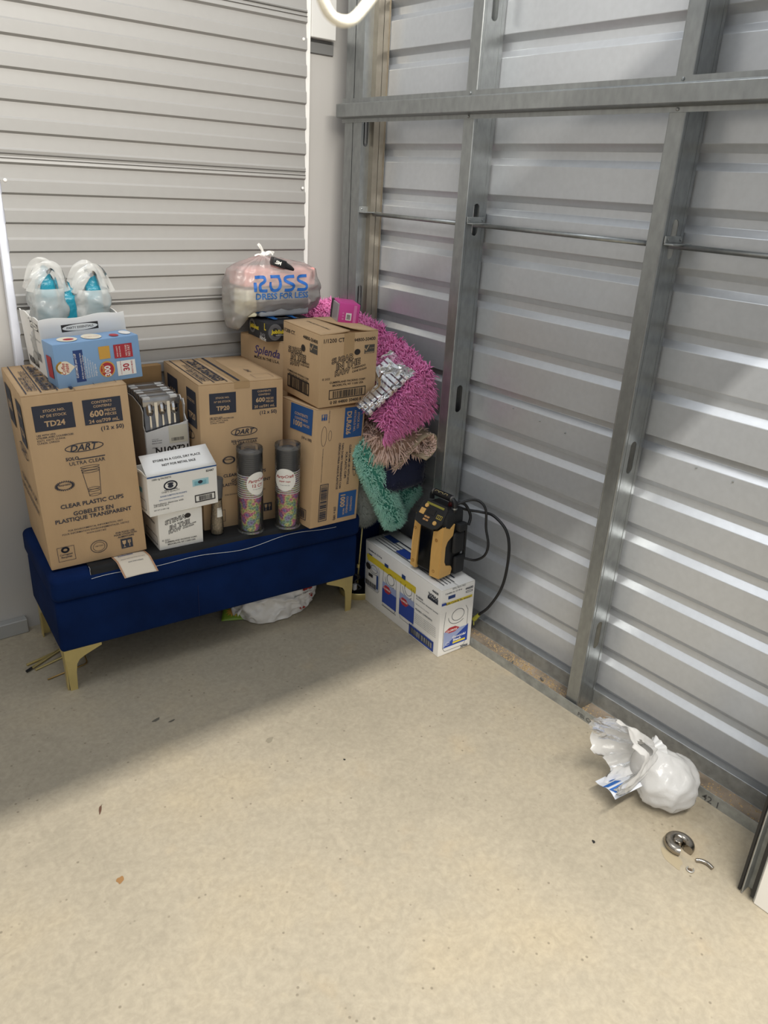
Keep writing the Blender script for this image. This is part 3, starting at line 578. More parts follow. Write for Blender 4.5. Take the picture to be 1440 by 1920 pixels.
# printing
PRINTS = [
('A','F','R','',0.079,0.803,0.457,0.94,'navy'),
('A', 'F', 'T', 'STOCK NO.', 0.175, 0.903, 0.376, 0.915, 'kraft', 0, 1),
('A', 'F', 'T', 'Nº DE STOCK', 0.147, 0.878, 0.388, 0.887, 'kraft', 0, 1),
('A','F','T','TD24',0.172,0.825,0.364,0.855,'kraft',0,2),
('A','F','R','',0.546,0.802,0.92,0.94,'navy'),
('A','F','T','CONTENTS',0.633,0.915,0.831,0.928,'kraft',0,1),
('A','F','T','CONTENU',0.646,0.892,0.822,0.906,'kraft',0,1),
('A','F','T','600',0.602,0.845,0.738,0.875,'kraft',0,2),
('A','F','T','PIECES',0.749,0.866,0.861,0.878,'kraft',0,1),
('A','F','T','PIÈCES',0.749,0.844,0.863,0.859,'kraft',0,1),
('A', 'F', 'T', '24 oz/709 mL', 0.586, 0.81, 0.883, 0.828, 'kraft', 0, 1),
('A', 'F', 'T', '(12 x 50)', 0.692, 0.759, 0.92, 0.782, 'navy', 0, 1),
('A', 'F', 'T', 'USE WITH LIDS:', 0.082, 0.779, 0.259, 0.786, 'navy', 0, 1),
('A', 'F', 'T', 'UTILISER AVEC COUVERCLES:', 0.078, 0.765, 0.425, 0.772, 'navy', 0, 1),
('A', 'F', 'T', '626TS, 626TP, DLR626,', 0.079, 0.75, 0.345, 0.756, 'navy', 0, 0),
('A', 'F', 'T', 'CLR626, LNR626', 0.077, 0.735, 0.283, 0.743, 'navy', 0, 0),
('A','F','E','',0.321,0.663,0.691,0.71,'navy',0.008),
('A','F','T','DART',0.365,0.675,0.644,0.698,'navy',0,4),
('A','F','T','SOLO',0.311,0.627,0.438,0.634,'navy',0,2),
('A','F','R','',0.426,0.622,0.695,0.622,'navy'),
('A', 'F', 'T', 'ULTRA CLEAR', 0.339, 0.598, 0.691, 0.606, 'navy', 0, 3),
('A','F','CUP','',0.437,0.393,0.624,0.581,'navy'),
('A','F','STAR','',0.166,0.457,0.359,0.514,'navy'),
('A', 'F', 'T', 'CLEAR PLASTIC CUPS', 0.189, 0.355, 0.824, 0.377, 'navy', 0, 1),
('A', 'F', 'T', 'GOBELETS EN', 0.301, 0.305, 0.707, 0.325, 'navy', 0, 1),
('A', 'F', 'T', 'PLASTIQUE TRANSPARENT', 0.115, 0.269, 0.89, 0.293, 'navy', 0, 1),
('A', 'F', 'T', 'FOR ENVIRONMENTAL INFORMATION, VISIT', 0.223, 0.212, 0.786, 0.225, 'navy', 0, 0),
('A', 'F', 'T', 'POUR INFORMATION ENVIRONNEMENTALES, VISITEZ', 0.16, 0.195, 0.847, 0.206, 'navy', 0, 0),
('A','F','T','WWW.DART.BIZ',0.399,0.177,0.602,0.19,'navy',0,0),
('A','F','O','',0.083,0.042,0.256,0.129,'navy',0.004),
('A','F','E','',0.133,0.097,0.196,0.123,'navy',0.02),
('A','F','T','Corrugated',0.103,0.074,0.229,0.088,'navy',0,1),
('A','F','T','Recycles',0.115,0.059,0.222,0.072,'navy',0,1),
('A','F','E','',0.418,0.05,0.586,0.124,'navy',0.006),
('A','F','E','',0.443,0.059,0.563,0.114,'navy',0.004),
('A','F','T','CERTIFIED',0.462,0.087,0.55,0.094,'navy',0,0),
('A', 'F', 'T', 'FOR FOOD USE', 0.693, 0.142, 0.892, 0.149, 'navy', 0, 1),
('A', 'F', 'T', 'POUR UTILISATION', 0.672, 0.126, 0.913, 0.137, 'navy', 0, 1),
('A','F','T','ALIMENTAIRE',0.707,0.112,0.882,0.12,'navy',0,1),
('A','F','R','',0.732,0.041,0.856,0.101,'navy'),
('A','F','GLASS','',0.746,0.049,0.846,0.091,'kraft'),
('B','F','R','',0.116,0.802,0.426,0.938,'navy'),
('B', 'F', 'T', 'STOCK NO.', 0.19, 0.899, 0.348, 0.914, 'kraft', 0, 1),
('B', 'F', 'T', 'Nº DE STOCK', 0.171, 0.872, 0.364, 0.89, 'kraft', 0, 1),
('B','F','T','TP20',0.195,0.823,0.348,0.853,'kraft',0,2),
('B','F','R','',0.617,0.808,0.919,0.942,'navy'),
('B','F','T','CONTENTS',0.684,0.916,0.85,0.935,'kraft',0,1),
('B','F','T','CONTENU',0.695,0.894,0.838,0.912,'kraft',0,1),
('B','F','T','600',0.664,0.855,0.775,0.883,'kraft',0,2),
('B','F','T','PIECES',0.787,0.867,0.881,0.881,'kraft',0,1),
('B','F','T','PIÈCES',0.787,0.849,0.881,0.862,'kraft',0,1),
('B', 'F', 'T', '20 oz/591 mL', 0.644, 0.815, 0.896, 0.835, 'kraft', 0, 1),
('B', 'F', 'T', '(12 x 50)', 0.708, 0.765, 0.92, 0.793, 'navy', 0, 1),
('B', 'F', 'T', 'USE WITH LIDS:', 0.114, 0.775, 0.263, 0.785, 'navy', 0, 1),
('B', 'F', 'T', 'UTILISER AVEC COUVERCLES:', 0.113, 0.763, 0.396, 0.777, 'navy', 0, 1),
('B', 'F', 'T', '626TS, 626TP, DLR626,', 0.115, 0.75, 0.328, 0.762, 'navy', 0, 0),
('B', 'F', 'T', 'CLR626, LNR626', 0.117, 0.738, 0.283, 0.749, 'navy', 0, 0),
('B','F','E','',0.36,0.64,0.672,0.695,'navy',0.008),
('B','F','T','DART',0.398,0.651,0.641,0.683,'navy',0,4),
('B','F','T','SOLO',0.358,0.601,0.454,0.615,'navy',0,2),
('B','F','R','',0.45,0.608,0.677,0.611,'navy'),
('B', 'F', 'T', 'ULTRA CLEAR', 0.377, 0.581, 0.67, 0.605, 'navy', 0, 3),
('B','F','CUP','',0.512,0.416,0.649,0.561,'navy'),
('B','F','STAR','',0.245,0.454,0.4,0.51,'navy'),
('B', 'F', 'T', 'CLEAR PLASTIC CUPS', 0.251, 0.361, 0.777, 0.389, 'navy', 0, 1),
('B', 'F', 'T', 'GOBELETS EN', 0.345, 0.321, 0.691, 0.347, 'navy', 0, 1),
('B', 'F', 'T', 'PLASTIQUE TRANSPARENT', 0.216, 0.291, 0.836, 0.325, 'navy', 0, 1),
('B', 'F', 'T', 'FOR ENVIRONMENTAL INFORMATION, VISIT', 0.264, 0.235, 0.77, 0.238, 'navy', 0, 0),
('B','F','R','',0.743,0.071,0.852,0.131,'navy'),
('B','F','GLASS','',0.756,0.077,0.842,0.122,'kraft'),
('B','F','O','',0.107,0.048,0.26,0.134,'navy',0.004),
('C','F','R','',0.572,0.738,0.96,0.989,'blue'),
('C','F','T','DLR626',0.624,0.765,0.717,0.957,'kraft',-90,2),
('C', 'F', 'T', 'ARTICULO NO.', 0.772, 0.782, 0.814, 0.964, 'kraft', -90, 1),
('C', 'F', 'T', 'STOCK NO.', 0.845, 0.801, 0.893, 0.942, 'kraft', -90, 1),
('C','F','R','',0.099,0.905,0.21,0.954,'blue'),
('C','F','GLASS','',0.113,0.908,0.201,0.95,'kraft'),
('C', 'F', 'T', 'FOR FOOD USE', 0.231, 0.881, 0.277, 0.979, 'navy', -90, 0),
('C','F','E','',0.115,0.694,0.221,0.855,'navy',0.006),
('C','F','E','',0.261,0.732,0.324,0.816,'navy',0.005),
('C', 'F', 'T', 'CLEAR DOME LID WITH HOLE', 0.716, 0.333, 0.763, 0.675, 'navy', -90, 1),
('C', 'F', 'T', 'FOR PLASTIC CUPS', 0.649, 0.39, 0.688, 0.616, 'navy', -90, 1),
('C', 'F', 'T', 'TAPA DOMO TRANSPARENTE CON', 0.549, 0.308, 0.599, 0.699, 'navy', -90, 1),
('C', 'F', 'T', 'ORIFICIO PARA VASOS PLASTICOS', 0.486, 0.305, 0.531, 0.703, 'navy', -90, 1),
('C','F','E','',0.828,0.398,0.91,0.611,'navy',0.008),
('C','F','T','DART',0.832,0.429,0.9,0.585,'navy',-90,4),
('C', 'F', 'T', 'FOR ENVIRONMENTAL INFORMATION VISIT WWW.DART.BIZ', 0.146, 0.389, 0.19, 0.675, 'navy', -90, 0),
('C','F','O','',0.154,0.046,0.33,0.369,'navy',0.012),
('C','F','BAR','',0.176,0.061,0.308,0.355,'navy',1),
('C','F','R','',0.563,0.042,0.946,0.268,'blue'),
('C','F','T','1000',0.613,0.137,0.701,0.247,'kraft',-90,2),
('C','F','T','PIECES',0.657,0.063,0.725,0.121,'kraft',-90,1),
('C','F','T','CONTENTS',0.823,0.085,0.864,0.216,'kraft',-90,1),
('C','F','T','CONTENIDO',0.734,0.072,0.784,0.223,'kraft',-90,1),
('C', 'F', 'T', '(10 x 100)', 0.469, 0.033, 0.518, 0.15, 'navy', -90, 1),
('C','L','R','',0.303,0.777,0.906,0.986,'blue'),
('C','L','T','CONTENTS',0.415,0.914,0.777,0.913,'kraft',0,1),
('C','L','T','CONTENIDO',0.421,0.879,0.783,0.877,'kraft',0,1),
('C','L','T','1000',0.393,0.804,0.639,0.868,'kraft',0,2),
('C','L','T','PIECES',0.666,0.81,0.834,0.866,'kraft',0,1),
('C', 'L', 'T', '(10 x 100)', 0.634, 0.711, 0.91, 0.757, 'navy', 0, 1),
('C','L','O','',0.623,0.053,0.873,0.146,'navy',0.012),
('C','L','BAR','',0.649,0.067,0.841,0.135,'navy',0),
('D', 'F', 'T', '1/1200 CT.', 0.056, 0.881, 0.427, 0.933, 'ink', 0, 1),
('D','F','T','44800-50400',0.566,0.867,0.951,0.908,'ink',0,1),
('D','F','R','',0.764,0.687,0.945,0.808,'grey_ink'),
('D', 'F', 'T', 'NON GMO', 0.855, 0.739, 0.938, 0.779, 'kraft', 0, 1),
('D','F','CHECK','',0.77,0.723,0.841,0.795,'kraft'),
('D','F','T','VERIFIED',0.779,0.693,0.94,0.7,'kraft',0,1),
('D','F','T','SUGAR',0.197,0.604,0.584,0.698,'ink',8,5),
('D', 'F', 'T', 'IN THE', 0.281, 0.514, 0.701, 0.624, 'ink', 8, 5),
('D','F','T','RAW',0.26,0.423,0.529,0.515,'ink',8,5),
('D','F','DISC','',0.585,0.682,0.691,0.764,'ink'),
('D','F','T','TURBINADO',0.55,0.492,0.797,0.54,'ink',8,1),
('D', 'F', 'T', 'CANE SUGAR', 0.56, 0.444, 0.823, 0.499, 'ink', 8, 1),
('D', 'F', 'T', '© 2022', 0.045, 0.382, 0.179, 0.406, 'ink', 0, 0),
('D', 'F', 'T', 'CUMBERLAND PACKING CORP.', 0.176, 0.33, 0.812, 0.343, 'ink', 0, 1),
('D', 'F', 'T', 'BROOKLYN, NY 11205 USA', 0.228, 0.286, 0.774, 0.293, 'ink', 0, 1),
('D','F','O','',0.171,0.102,0.82,0.236,'ink',0.012),
('D','F','BAR','',0.236,0.119,0.769,0.214,'ink',0),
('D', 'F', 'T', '0 00 44800 50400 8', 0.195, 0.056, 0.75, 0.058, 'ink', 0, 1),
('D', 'L', 'T', '1/1200 CT.', -0.012, 0.872, 0.342, 0.892, 'ink', 0, 1),
('D','L','T','44800-50400',0.558,0.879,0.941,0.896,'ink',0,1),
('D','L','R','',0.743,0.718,0.938,0.837,'grey_ink'),
('D','L','CHECK','',0.754,0.746,0.826,0.821,'kraft'),
('D', 'L', 'T', 'NON GMO', 0.845, 0.767, 0.933, 0.808, 'kraft', 0, 1),
('D','L','T','SUGAR',0.158,0.578,0.555,0.728,'ink',6,5),
('D', 'L', 'T', 'IN THE', 0.236, 0.502, 0.646, 0.654, 'ink', 6, 5),
('D','L','T','RAW',0.217,0.422,0.487,0.539,'ink',6,5),
('D','L','DISC','',0.516,0.685,0.623,0.78,'ink'),
('D','L','T','TURBINADO',0.496,0.497,0.74,0.578,'ink',3,1),
('D', 'L', 'T', 'CANE SUGAR', 0.497, 0.471, 0.742, 0.53, 'ink', 3, 1),
('D', 'L', 'T', 'CUMBERLAND PACKING CORP.', 0.148, 0.316, 0.741, 0.356, 'ink', 0, 1),
('D', 'L', 'T', 'BROOKLYN, NY 11205 USA', 0.197, 0.273, 0.71, 0.313, 'ink', 0, 1),
('D','L','O','',0.154,0.101,0.748,0.287,'ink',0.02),
('D','L','BAR','',0.201,0.119,0.705,0.267,'ink',0),
('H','F','R','',-0.011,0.997,1.008,0.994,'blue_ink'),
('H', 'F', 'T', '1000-1g PACKETS', 0.066, 0.881, 0.334, 0.91, 'ink', 0, 1),
('H','F','CHEF','',0.229,0.594,0.408,0.799,'navy'),
('H', 'F', 'T', "CHEF'S QUALITY", 0.186, 0.538, 0.443, 0.555, 'ink', 0, 0),
('H', 'F', 'T', 'SUGAR SUBSTITUTE PACKETS', 0.161, 0.461, 0.543, 0.445, 'blue_ink', 0, 1),
('H', 'F', 'T', 'EDULCORANTE EN SOBRES PARA CAFE', 0.143, 0.373, 0.49, 0.361, 'blue_ink', 0, 1),
('H', 'F', 'T', 'Ingredients: dextrose with', 0.064, 0.273, 0.486, 0.275, 'ink', 0, 0),
('H', 'F', 'T', 'anti-caking agent', 0.062, 0.229, 0.276, 0.236, 'ink', 0, 0),
('H', 'F', 'T', 'NET WT 2.2 LBS (1 kg)', 0.061, 0.128, 0.271, 0.141, 'ink', 0, 1),
('H','F','R','',0.632,0.545,0.87,0.711,'pale_blue'),
('H','F','R','',0.659,0.568,0.836,0.667,'teal_ink'),
('H','F','R','',0.663,0.576,0.823,0.565,'navy'),
('H','F','DISC','',0.712,0.591,0.782,0.676,'navy'),
('H','F','T','83447',0.839,0.857,0.956,0.898,'ink',0,1),
('H','F','O','',0.653,0.121,0.959,0.313,'ink',0.015),
('H','F','BAR','',0.715,0.156,0.909,0.272,'ink',0),
('I','F','T','STEVIA',0.148,0.702,0.627,0.844,'ink',10,5),
('I', 'F', 'T', 'IN THE', 0.244, 0.558, 0.706, 0.683, 'ink', 10, 5),
('I','F','T','RAW',0.217,0.428,0.513,0.556,'ink',10,5),
('I','F','DISC','',0.594,0.76,0.735,0.888,'ink'),
('I', 'F', 'T', 'ZERO CALORIE', 0.542, 0.55, 0.848, 0.61, 'ink', 10, 1),
('I','F','T','SWEETENER',0.539,0.499,0.802,0.551,'ink',10,1),
('I', 'F', 'T', '© 2021', 0.059, 0.261, 0.229, 0.274, 'ink', 0, 0),
('I', 'F', 'T', 'CUMBERLAND PACKING CORP.', 0.125, 0.169, 0.854, 0.247, 'ink', 0, 1),
('I', 'F', 'T', 'BROOKLYN, NY 11205 USA', 0.184, 0.113, 0.816, 0.165, 'ink', 0, 1),
('G','F','DROP','',-0.01,0.31,0.217,0.615,'cream_ink'),
('G','F','ARC','',0.004,0.35,0.166,0.605,'gold_ink'),
('G','F','T','Coffee',0.049,0.313,0.117,0.575,'red_ink',90,4),
('G','F','T','mate',0.092,0.347,0.159,0.557,'red_ink',90,4),
('G','F','R','',0.213,0.099,0.321,0.822,'navy_blue'),
('G', 'F', 'T', 'CUSTOMIZE your CUP', 0.173, 0.197, 0.292, 0.756, 'white', 90, 1),
('G', 'F', 'T', 'Add the smooth creamy taste', 0.258, 0.153, 0.322, 0.748, 'white', 90, 0),
('G', 'F', 'T', 'you love to every cup. Whatever', 0.286, 0.159, 0.345, 0.701, 'white', 90, 0),
('G', 'F', 'T', 'your mood, stir in delicious', 0.314, 0.164, 0.369, 0.654, 'white', 90, 0),
('G', 'F', 'T', 'flavor and make it your own', 0.342, 0.169, 0.393, 0.607, 'white', 90, 0),
('G', 'F', 'T', 'just the way you like it', 0.37, 0.174, 0.417, 0.559, 'white', 90, 0),
('G', 'F', 'T', 'lactose free gluten free', 0.398, 0.18, 0.441, 0.512, 'white', 90, 0),
('G', 'F', 'T', 'single serve', 0.426, 0.185, 0.465, 0.464, 'white', 90, 0),
('G','F','R','',0.506,0.545,0.637,0.835,'gold_ink'),
('G','F','DISC','',0.488,0.117,0.671,0.489,'gold_ink'),
('G','F','DISC','',0.5,0.142,0.658,0.458,'red_ink'),
('G','F','T','300',0.539,0.137,0.624,0.384,'white',90,2),
('G','F','T','Singles',0.513,0.215,0.552,0.412,'gold_ink',90,4),
('G','F','R','',0.684,0.52,0.797,0.836,'red_ink'),
('G','F','R','',0.787,0.513,0.907,0.836,'red_ink'),
('G', 'F', 'T', 'MORE VARIETY', 0.704, 0.556, 0.741, 0.802, 'white', 90, 0),
('G', 'F', 'T', 'MORE FLAVOR', 0.736, 0.548, 0.776, 0.793, 'white', 90, 0),
('G', 'F', 'T', 'NO SUGAR', 0.809, 0.556, 0.848, 0.809, 'white', 90, 0),
('G', 'F', 'T', 'NO FAT', 0.844, 0.546, 0.883, 0.801, 'white', 90, 0),
('G','F','R','',0.698,0.106,0.922,0.448,'white'),
('G','F','T','30',0.771,0.201,0.843,0.375,'red_ink',90,2),
('G', 'F', 'T', 'CALORIES PER SERVING', 0.714, 0.126, 0.773, 0.454, 'red_ink', 90, 0),
('G', 'F', 'T', 'BARISTA MIXES', 0.852, 0.12, 0.905, 0.424, 'red_ink', 90, 1),
('T','F','R','',0.246,0.77,0.675,0.889,'ink'),
('T','F','DISC','',0.257,0.773,0.668,0.88,'white'),
('T', 'F', 'T', 'PARTY ESSENTIALS', 0.307, 0.799, 0.618, 0.858, 'ink', 0, 1),
('J','F','T','N100721',0.215,0.593,1.071,0.616,'ink',0,2),
('J','F','T','ITEM#',0.148,0.626,0.272,0.632,'ink',0,0),
('J', 'F', 'T', 'PLASTIC CUTLERY', 0.149, 0.69, 0.301, 0.696, 'ink', 0, 1),
('J', 'F', 'T', 'SILVER SPOONS', 0.15, 0.677, 0.373, 0.683, 'ink', 0, 1),
('J', 'F', 'T', 'MADE IN CHINA', 0.149, 0.66, 0.369, 0.666, 'ink', 0, 1),
('J','F','R','',0.537,0.648,1.097,0.778,'label_cream'),
('J','F','BAR','',0.588,0.664,0.878,0.688,'ink',0),
('N','L','E','',0.093,0.257,0.373,0.895,'silver_ink',0.05),
('N','L','T','JobSelect',0.116,0.501,0.581,0.601,'yellow_ink',0,5),
('N','L','T','L',0.865,0.688,0.959,0.888,'yellow_ink',0,2),
('N','L','T','BLACK',0.677,0.281,0.929,0.358,'silver_ink',0,1),
('N','L','T','Nitrile',0.635,0.077,0.964,0.149,'white',0,4),
('N','F','E','',0.055,0.182,0.232,0.862,'silver_ink',0.06),
('N','F','T','JobSelect',0.073,0.406,0.394,0.618,'yellow_ink',0,5),
('N', 'F', 'T', 'NITRILE GLOVES', 0.155, 0.328, 0.322, 0.376, 'white', 0, 1),
('S','L','T','Splenda',0.305,0.815,0.843,0.835,'purple_ink',0,4),
('S', 'L', 'T', 'MADE IN THE U.S.A.', 0.303, 0.745, 0.833, 0.745, 'ink', 0, 1),
('K', 'F', 'T', '3 bottles de 121 fl oz', 0.108, 0.926, 0.604, 0.941, 'navy', 0, 1),
('K','F','T','44600',0.707,0.889,0.942,0.939,'navy',0,2),
('K', 'F', 'T', 'EPA REG NO', 0.32, 0.974, 0.707, 0.985, 'navy', 0, 0),
('K','F','R','',0.202,0.842,0.41,0.89,'navy_blue'),
('K','F','R','',0.137,0.761,0.935,0.8,'yellow_ink'),
('K', 'F', 'T', 'Kills Cold & Flu viruses*', 0.15, 0.779, 0.92, 0.778, 'navy', 0, 1),
('K','F','O','',0.729,0.851,0.931,0.879,'navy',0.012),
('K','F','BOTTLE','',0.126,0.052,0.841,0.66,'navy'),
('K','F','R','',0.144,0.105,0.872,0.352,'pale_stripe'),
('K','F','TRI','',0.134,0.11,0.882,0.366,'blue_label'),
('K','F','HEX','',0.168,0.317,0.613,0.4,'red_ink'),
('K','F','T','CLOROX',0.213,0.329,0.547,0.373,'white',0,2),
('K','F','T','Germicidal',0.411,0.222,0.816,0.241,'white',0,1),
('K','F','T','Bleach',0.441,0.173,0.677,0.198,'white',0,2),
('K','F','R','',0.431,0.132,0.813,0.16,'yellow_ink'),
('K','F','E','',0.208,0.141,0.329,0.182,'white',0.01),
('K','F','T','30966',0.69,0.02,0.915,0.042,'navy',0,2),
('K', 'L', 'T', '3 Botellas de 121 fl oz', 0.035, 0.865, 0.241, 0.883, 'navy', 0, 1),
('K','L','R','',0.053,0.778,0.101,0.815,'navy_blue'),
('K','L','R','',0.034,0.696,0.695,0.797,'yellow_ink'),
('K', 'L', 'T', 'KILLS 99.9% OF GERMS* KILLS COLD & FLU VIRUSES*', 0.045, 0.71, 0.685, 0.793, 'navy', 0, 1),
('K','L','R','',0.28,0.776,0.331,0.832,'navy_blue'),
('K','L','R','',0.514,0.788,0.562,0.851,'navy_blue'),
('K','L','T','44600',0.894,0.899,0.966,0.945,'navy',0,2),
('K','L','T','30966',0.849,0.813,0.968,0.859,'navy',0,2),
('K','L','R','',0.845,0.766,0.967,0.806,'navy'),
('K','L','T','CLOROX',0.704,0.655,0.792,0.709,'navy',0,2),
('K', 'L', 'T', 'Germicidal Bleach / Blanqueador Germicida', 0.707, 0.581, 0.976, 0.702, 'navy', 0, 1),
('K', 'L', 'T', 'KEEP OUT OF REACH OF CHILDREN', 0.704, 0.527, 0.872, 0.588, 'navy', 0, 0),
('K', 'L', 'T', 'PELIGRO: CORROSIVO', 0.705, 0.419, 0.912, 0.543, 'navy', 0, 1),
('K', 'L', 'T', 'Directions for use: it is a violation of law to use this product', 0.701, 0.355, 0.96, 0.469, 'navy', 0, 0),
('K', 'L', 'T', 'Directions for use: it is a violation of law to use this product', 0.702, 0.328, 0.961, 0.441, 'navy', 0, 0),
('K', 'L', 'T', 'Directions for use: it is a violation of law to use this product', 0.703, 0.302, 0.963, 0.412, 'navy', 0, 0),
('K', 'L', 'T', 'Directions for use: it is a violation of law to use this product', 0.704, 0.275, 0.964, 0.383, 'navy', 0, 0),
('K', 'L', 'T', 'Directions for use: it is a violation of law to use this product', 0.705, 0.248, 0.966, 0.355, 'navy', 0, 0),
('K', 'L', 'T', 'Directions for use: it is a violation of law to use this product', 0.706, 0.221, 0.967, 0.326, 'navy', 0, 0),
('K','L','O','',0.635,0.029,0.946,0.184,'blue_label',0.02),
('K','L','BAR','',0.656,0.057,0.932,0.159,'navy',0),
('K','L','BOTTLE','',0.032,0.276,0.212,0.68,'navy'),
('K','L','BOTTLE','',0.261,0.148,0.447,0.724,'navy'),
('K','L','BOTTLE','',0.501,0.162,0.68,0.777,'navy'),
('K','L','R','',0.261,0.199,0.45,0.532,'pale_stripe'),
('K','L','R','',0.261,0.199,0.454,0.428,'blue_label'),
('K','L','HEX','',0.269,0.385,0.387,0.502,'red_ink'),
('K','L','R','',0.497,0.217,0.687,0.56,'pale_stripe'),
('K','L','R','',0.497,0.217,0.69,0.467,'blue_label'),
('K','L','HEX','',0.502,0.396,0.62,0.509,'red_ink'),
('K','L','T','CLOROX',0.279,0.415,0.374,0.479,'white',0,2),
('K','L','T','CLOROX',0.512,0.428,0.606,0.492,'white',0,2),
('K', 'L', 'T', 'DISINFECTS CLEANS DEODORIZES', 0.261, 0.131, 0.459, 0.165, 'navy', 0, 1),
]

FIX = {'S': 1}
for bx, face, kind, txt, u0, v0, u1, v1, col, *ex in PRINTS:
    if bx not in OB: continue
    PR.shape(OB[bx], PR.frame(BX[bx], face), kind, txt, max(u0, .012), max(v0, .012), min(u1, .99), min(v1, .99), col, *ex)
# side and top print that runs out of sight
fA = PR.frame(BX['A'], 'L')
def P_(k, face, kind, txt, u0, v0, u1, v1, col, *ex): PR.shape(OB[k], PR.frame(BX[k], face), kind, txt, u0, v0, u1, v1, col, *ex)
for k in ('A', 'B'):
    P_(k, 'L', 'R', '', .68, .70, .93, .94, 'navy'); P_(k, 'L', 'R', '', .12, .72, .42, .94, 'navy')
    P_(k, 'L', 'T', 'TD24' if k == 'A' else 'TP20', .72, .74, .90, .80, 'kraft', 0, 2); P_(k, 'L', 'T', 'STOCK NO.', .70, .84, .90, .90, 'kraft', 0, 1)
    P_(k, 'L', 'T', '600', .18, .80, .36, .86, 'kraft', 0, 2)
    P_(k, 'L', 'E', '', .45, .60, .85, .67, 'navy', .008); P_(k, 'L', 'T', 'DART', .5, .61, .8, .66, 'navy', 0, 4)
    P_(k, 'L', 'T', 'CLEAR PLASTIC CUPS', .2, .38, .92, .42, 'navy', 0, 1); P_(k, 'L', 'T', 'PLASTIQUE TRANSPARENT', .1, .30, .92, .34, 'navy', 0, 1)
    for u in (.055, .19, .34): P_(k, 'T', 'R', '', u, .03, u + .012, .97, 'navy')
    P_(k, 'T', 'T', 'CLEAR PLASTIC CUPS', .09, .1, .13, .55, 'navy', 90, 1); P_(k, 'T', 'T', 'GOBELETS EN PLASTIQUE', .14, .1, .17, .75, 'navy', 90, 0)
    P_(k, 'T', 'T', 'KEEP DRY KEEP AWAY FROM HEAT', .235, .08, .26, .9, 'navy', 90, 1); P_(k, 'T', 'T', 'GARDER AU SEC', .28, .08, .31, .9, 'navy', 90, 1)
    P_(k, 'T', 'R', '', .46, .02, .49, .98, 'navy'); P_(k, 'T', 'T', 'DART', .68, .3, .82, .42, 'navy', 90, 4); P_(k, 'T', 'O', '', .7, .06, .92, .2, 'navy', .004)
P_('D', 'T', 'T', 'STORE IN A COOL DRY PLACE', .25, .2, .32, .8, 'ink', 90, 1)
P_('I', 'L', 'O', '', .2, .12, .9, .34, 'ink', .012); P_('I', 'L', 'T', 'STEVIA IN THE RAW', .2, .6, .8, .7, 'ink', 0, 1)
P_('K', 'L', 'R', '', .03, .735, .70, .785, 'yellow_ink'); P_('K', 'F', 'R', '', 0.012, .775, .14, .81, 'blue_label')
for u in (.18, .28, .38, .48): P_('K', 'T', 'R', '', u, .05, u + .02, .95, 'navy')
P_('K', 'T', 'R', '', .22, .52, .48, .68, 'blue_label'); P_('K', 'T', 'R', '', .6, .1, .64, .95, 'navy'); P_('K', 'T', 'R', '', .45, .8, .62, .95, 'navy_blue')
P_('K', 'L', 'O', '', .005, .30, .20, .62, 'pale_stripe', .004); P_('K', 'L', 'DISC', '', .02, .56, .09, .66, 'ink'); P_('K', 'L', 'BAR', '', .015, .30, .17, .38, 'ink', 0)
P_('K', 'L', 'R', '', .06, .46, .12, .51, 'ink'); P_('K', 'L', 'R', '', .175, .33, .2, .55, 'navy_blue')
P_('G', 'T', 'DISC', '', .12, .15, .34, .85, 'cream_ink'); P_('G', 'T', 'DISC', '', .40, .1, .62, .9, 'cream_ink'); P_('G', 'T', 'T', 'Coffee mate', .43, .35, .6, .6, 'red_ink', 0, 4)
P_('G', 'T', 'DISC', '', .70, .1, .8, .5, 'red_ink'); P_('G', 'T', 'DISC', '', .85, .2, .97, .8, 'white'); P_('G', 'L', 'R', '', .3, .2, .75, .7, 'red_ink'); P_('G', 'T', 'DISC', '', .18, .3, .30, .6, 'red_ink')
P_('N', 'T', 'T', 'JobSelect', .2, .5, .8, .8, 'silver_ink', 0, 5)
P_('S2', 'L', 'T', 'Splenda', .3, .75, .95, .9, 'purple_ink', 0, 4); P_('S2', 'F', 'T', 'Splenda', .02, .2, .9, .9, 'purple_ink', 90, 4)

# ---- white party tray (open box) on the TD24 carton
def open_tray(key, name, label, m, inside, t=.003, cat='tray'):
    q = BX[key]; o = empty(name, (q['x'], q['y'], q['z']), (q['pitch'], q['lean'], q['yaw']), label, cat); w, d, h = q['w'], q['d'], q['h']
    MB().bbox(0, 0, 0, w, d, t, .001, 1).build('tray_floor', inside, o)
    for nm, b in (('front_panel', (0, 0, t, w, t, h)), ('back_panel', (0, d - t, t, w, d, h * .93)), ('side_panel', (0, t, t, t, d - t, h)), ('side_panel', (w - t, t, t, w, d - t, h * .93))):
        bm = bmesh.new(); bmesh.ops.create_grid(bm, x_segments=14, y_segments=1, size=.5); mb = MB(); bm.free()
        x0, y0, z0, x1, y1, z1 = b; n = 16; ln = (x1 - x0) > (y1 - y0)
        for i in range(n + 1):
            k = i / n; top = z1 + .003 * math.sin(k * 11 + x0 * 40) * (0 < i < n)
            if ln: pts = [(x0 + (x1 - x0) * k, yy, zz) for yy, zz in ((y0, z0), (y1, z0), (y1, top), (y0, top))]
            else: pts = [(xx, y0 + (y1 - y0) * k, zz) for xx, zz in ((x0, z0), (x1, z0), (x1, top), (x0, top))]
            mb.v += pts
        for i in range(n):
            for a in range(4): mb.f.append((4*i + a, 4*i + (a+1) % 4, 4*i + 4 + (a+1) % 4, 4*i + 4 + a))
        mb.f += [(0, 1, 2, 3), (4*n, 4*n+1, 4*n+2, 4*n+3)]
        mb.build(nm, m, o)
    return o
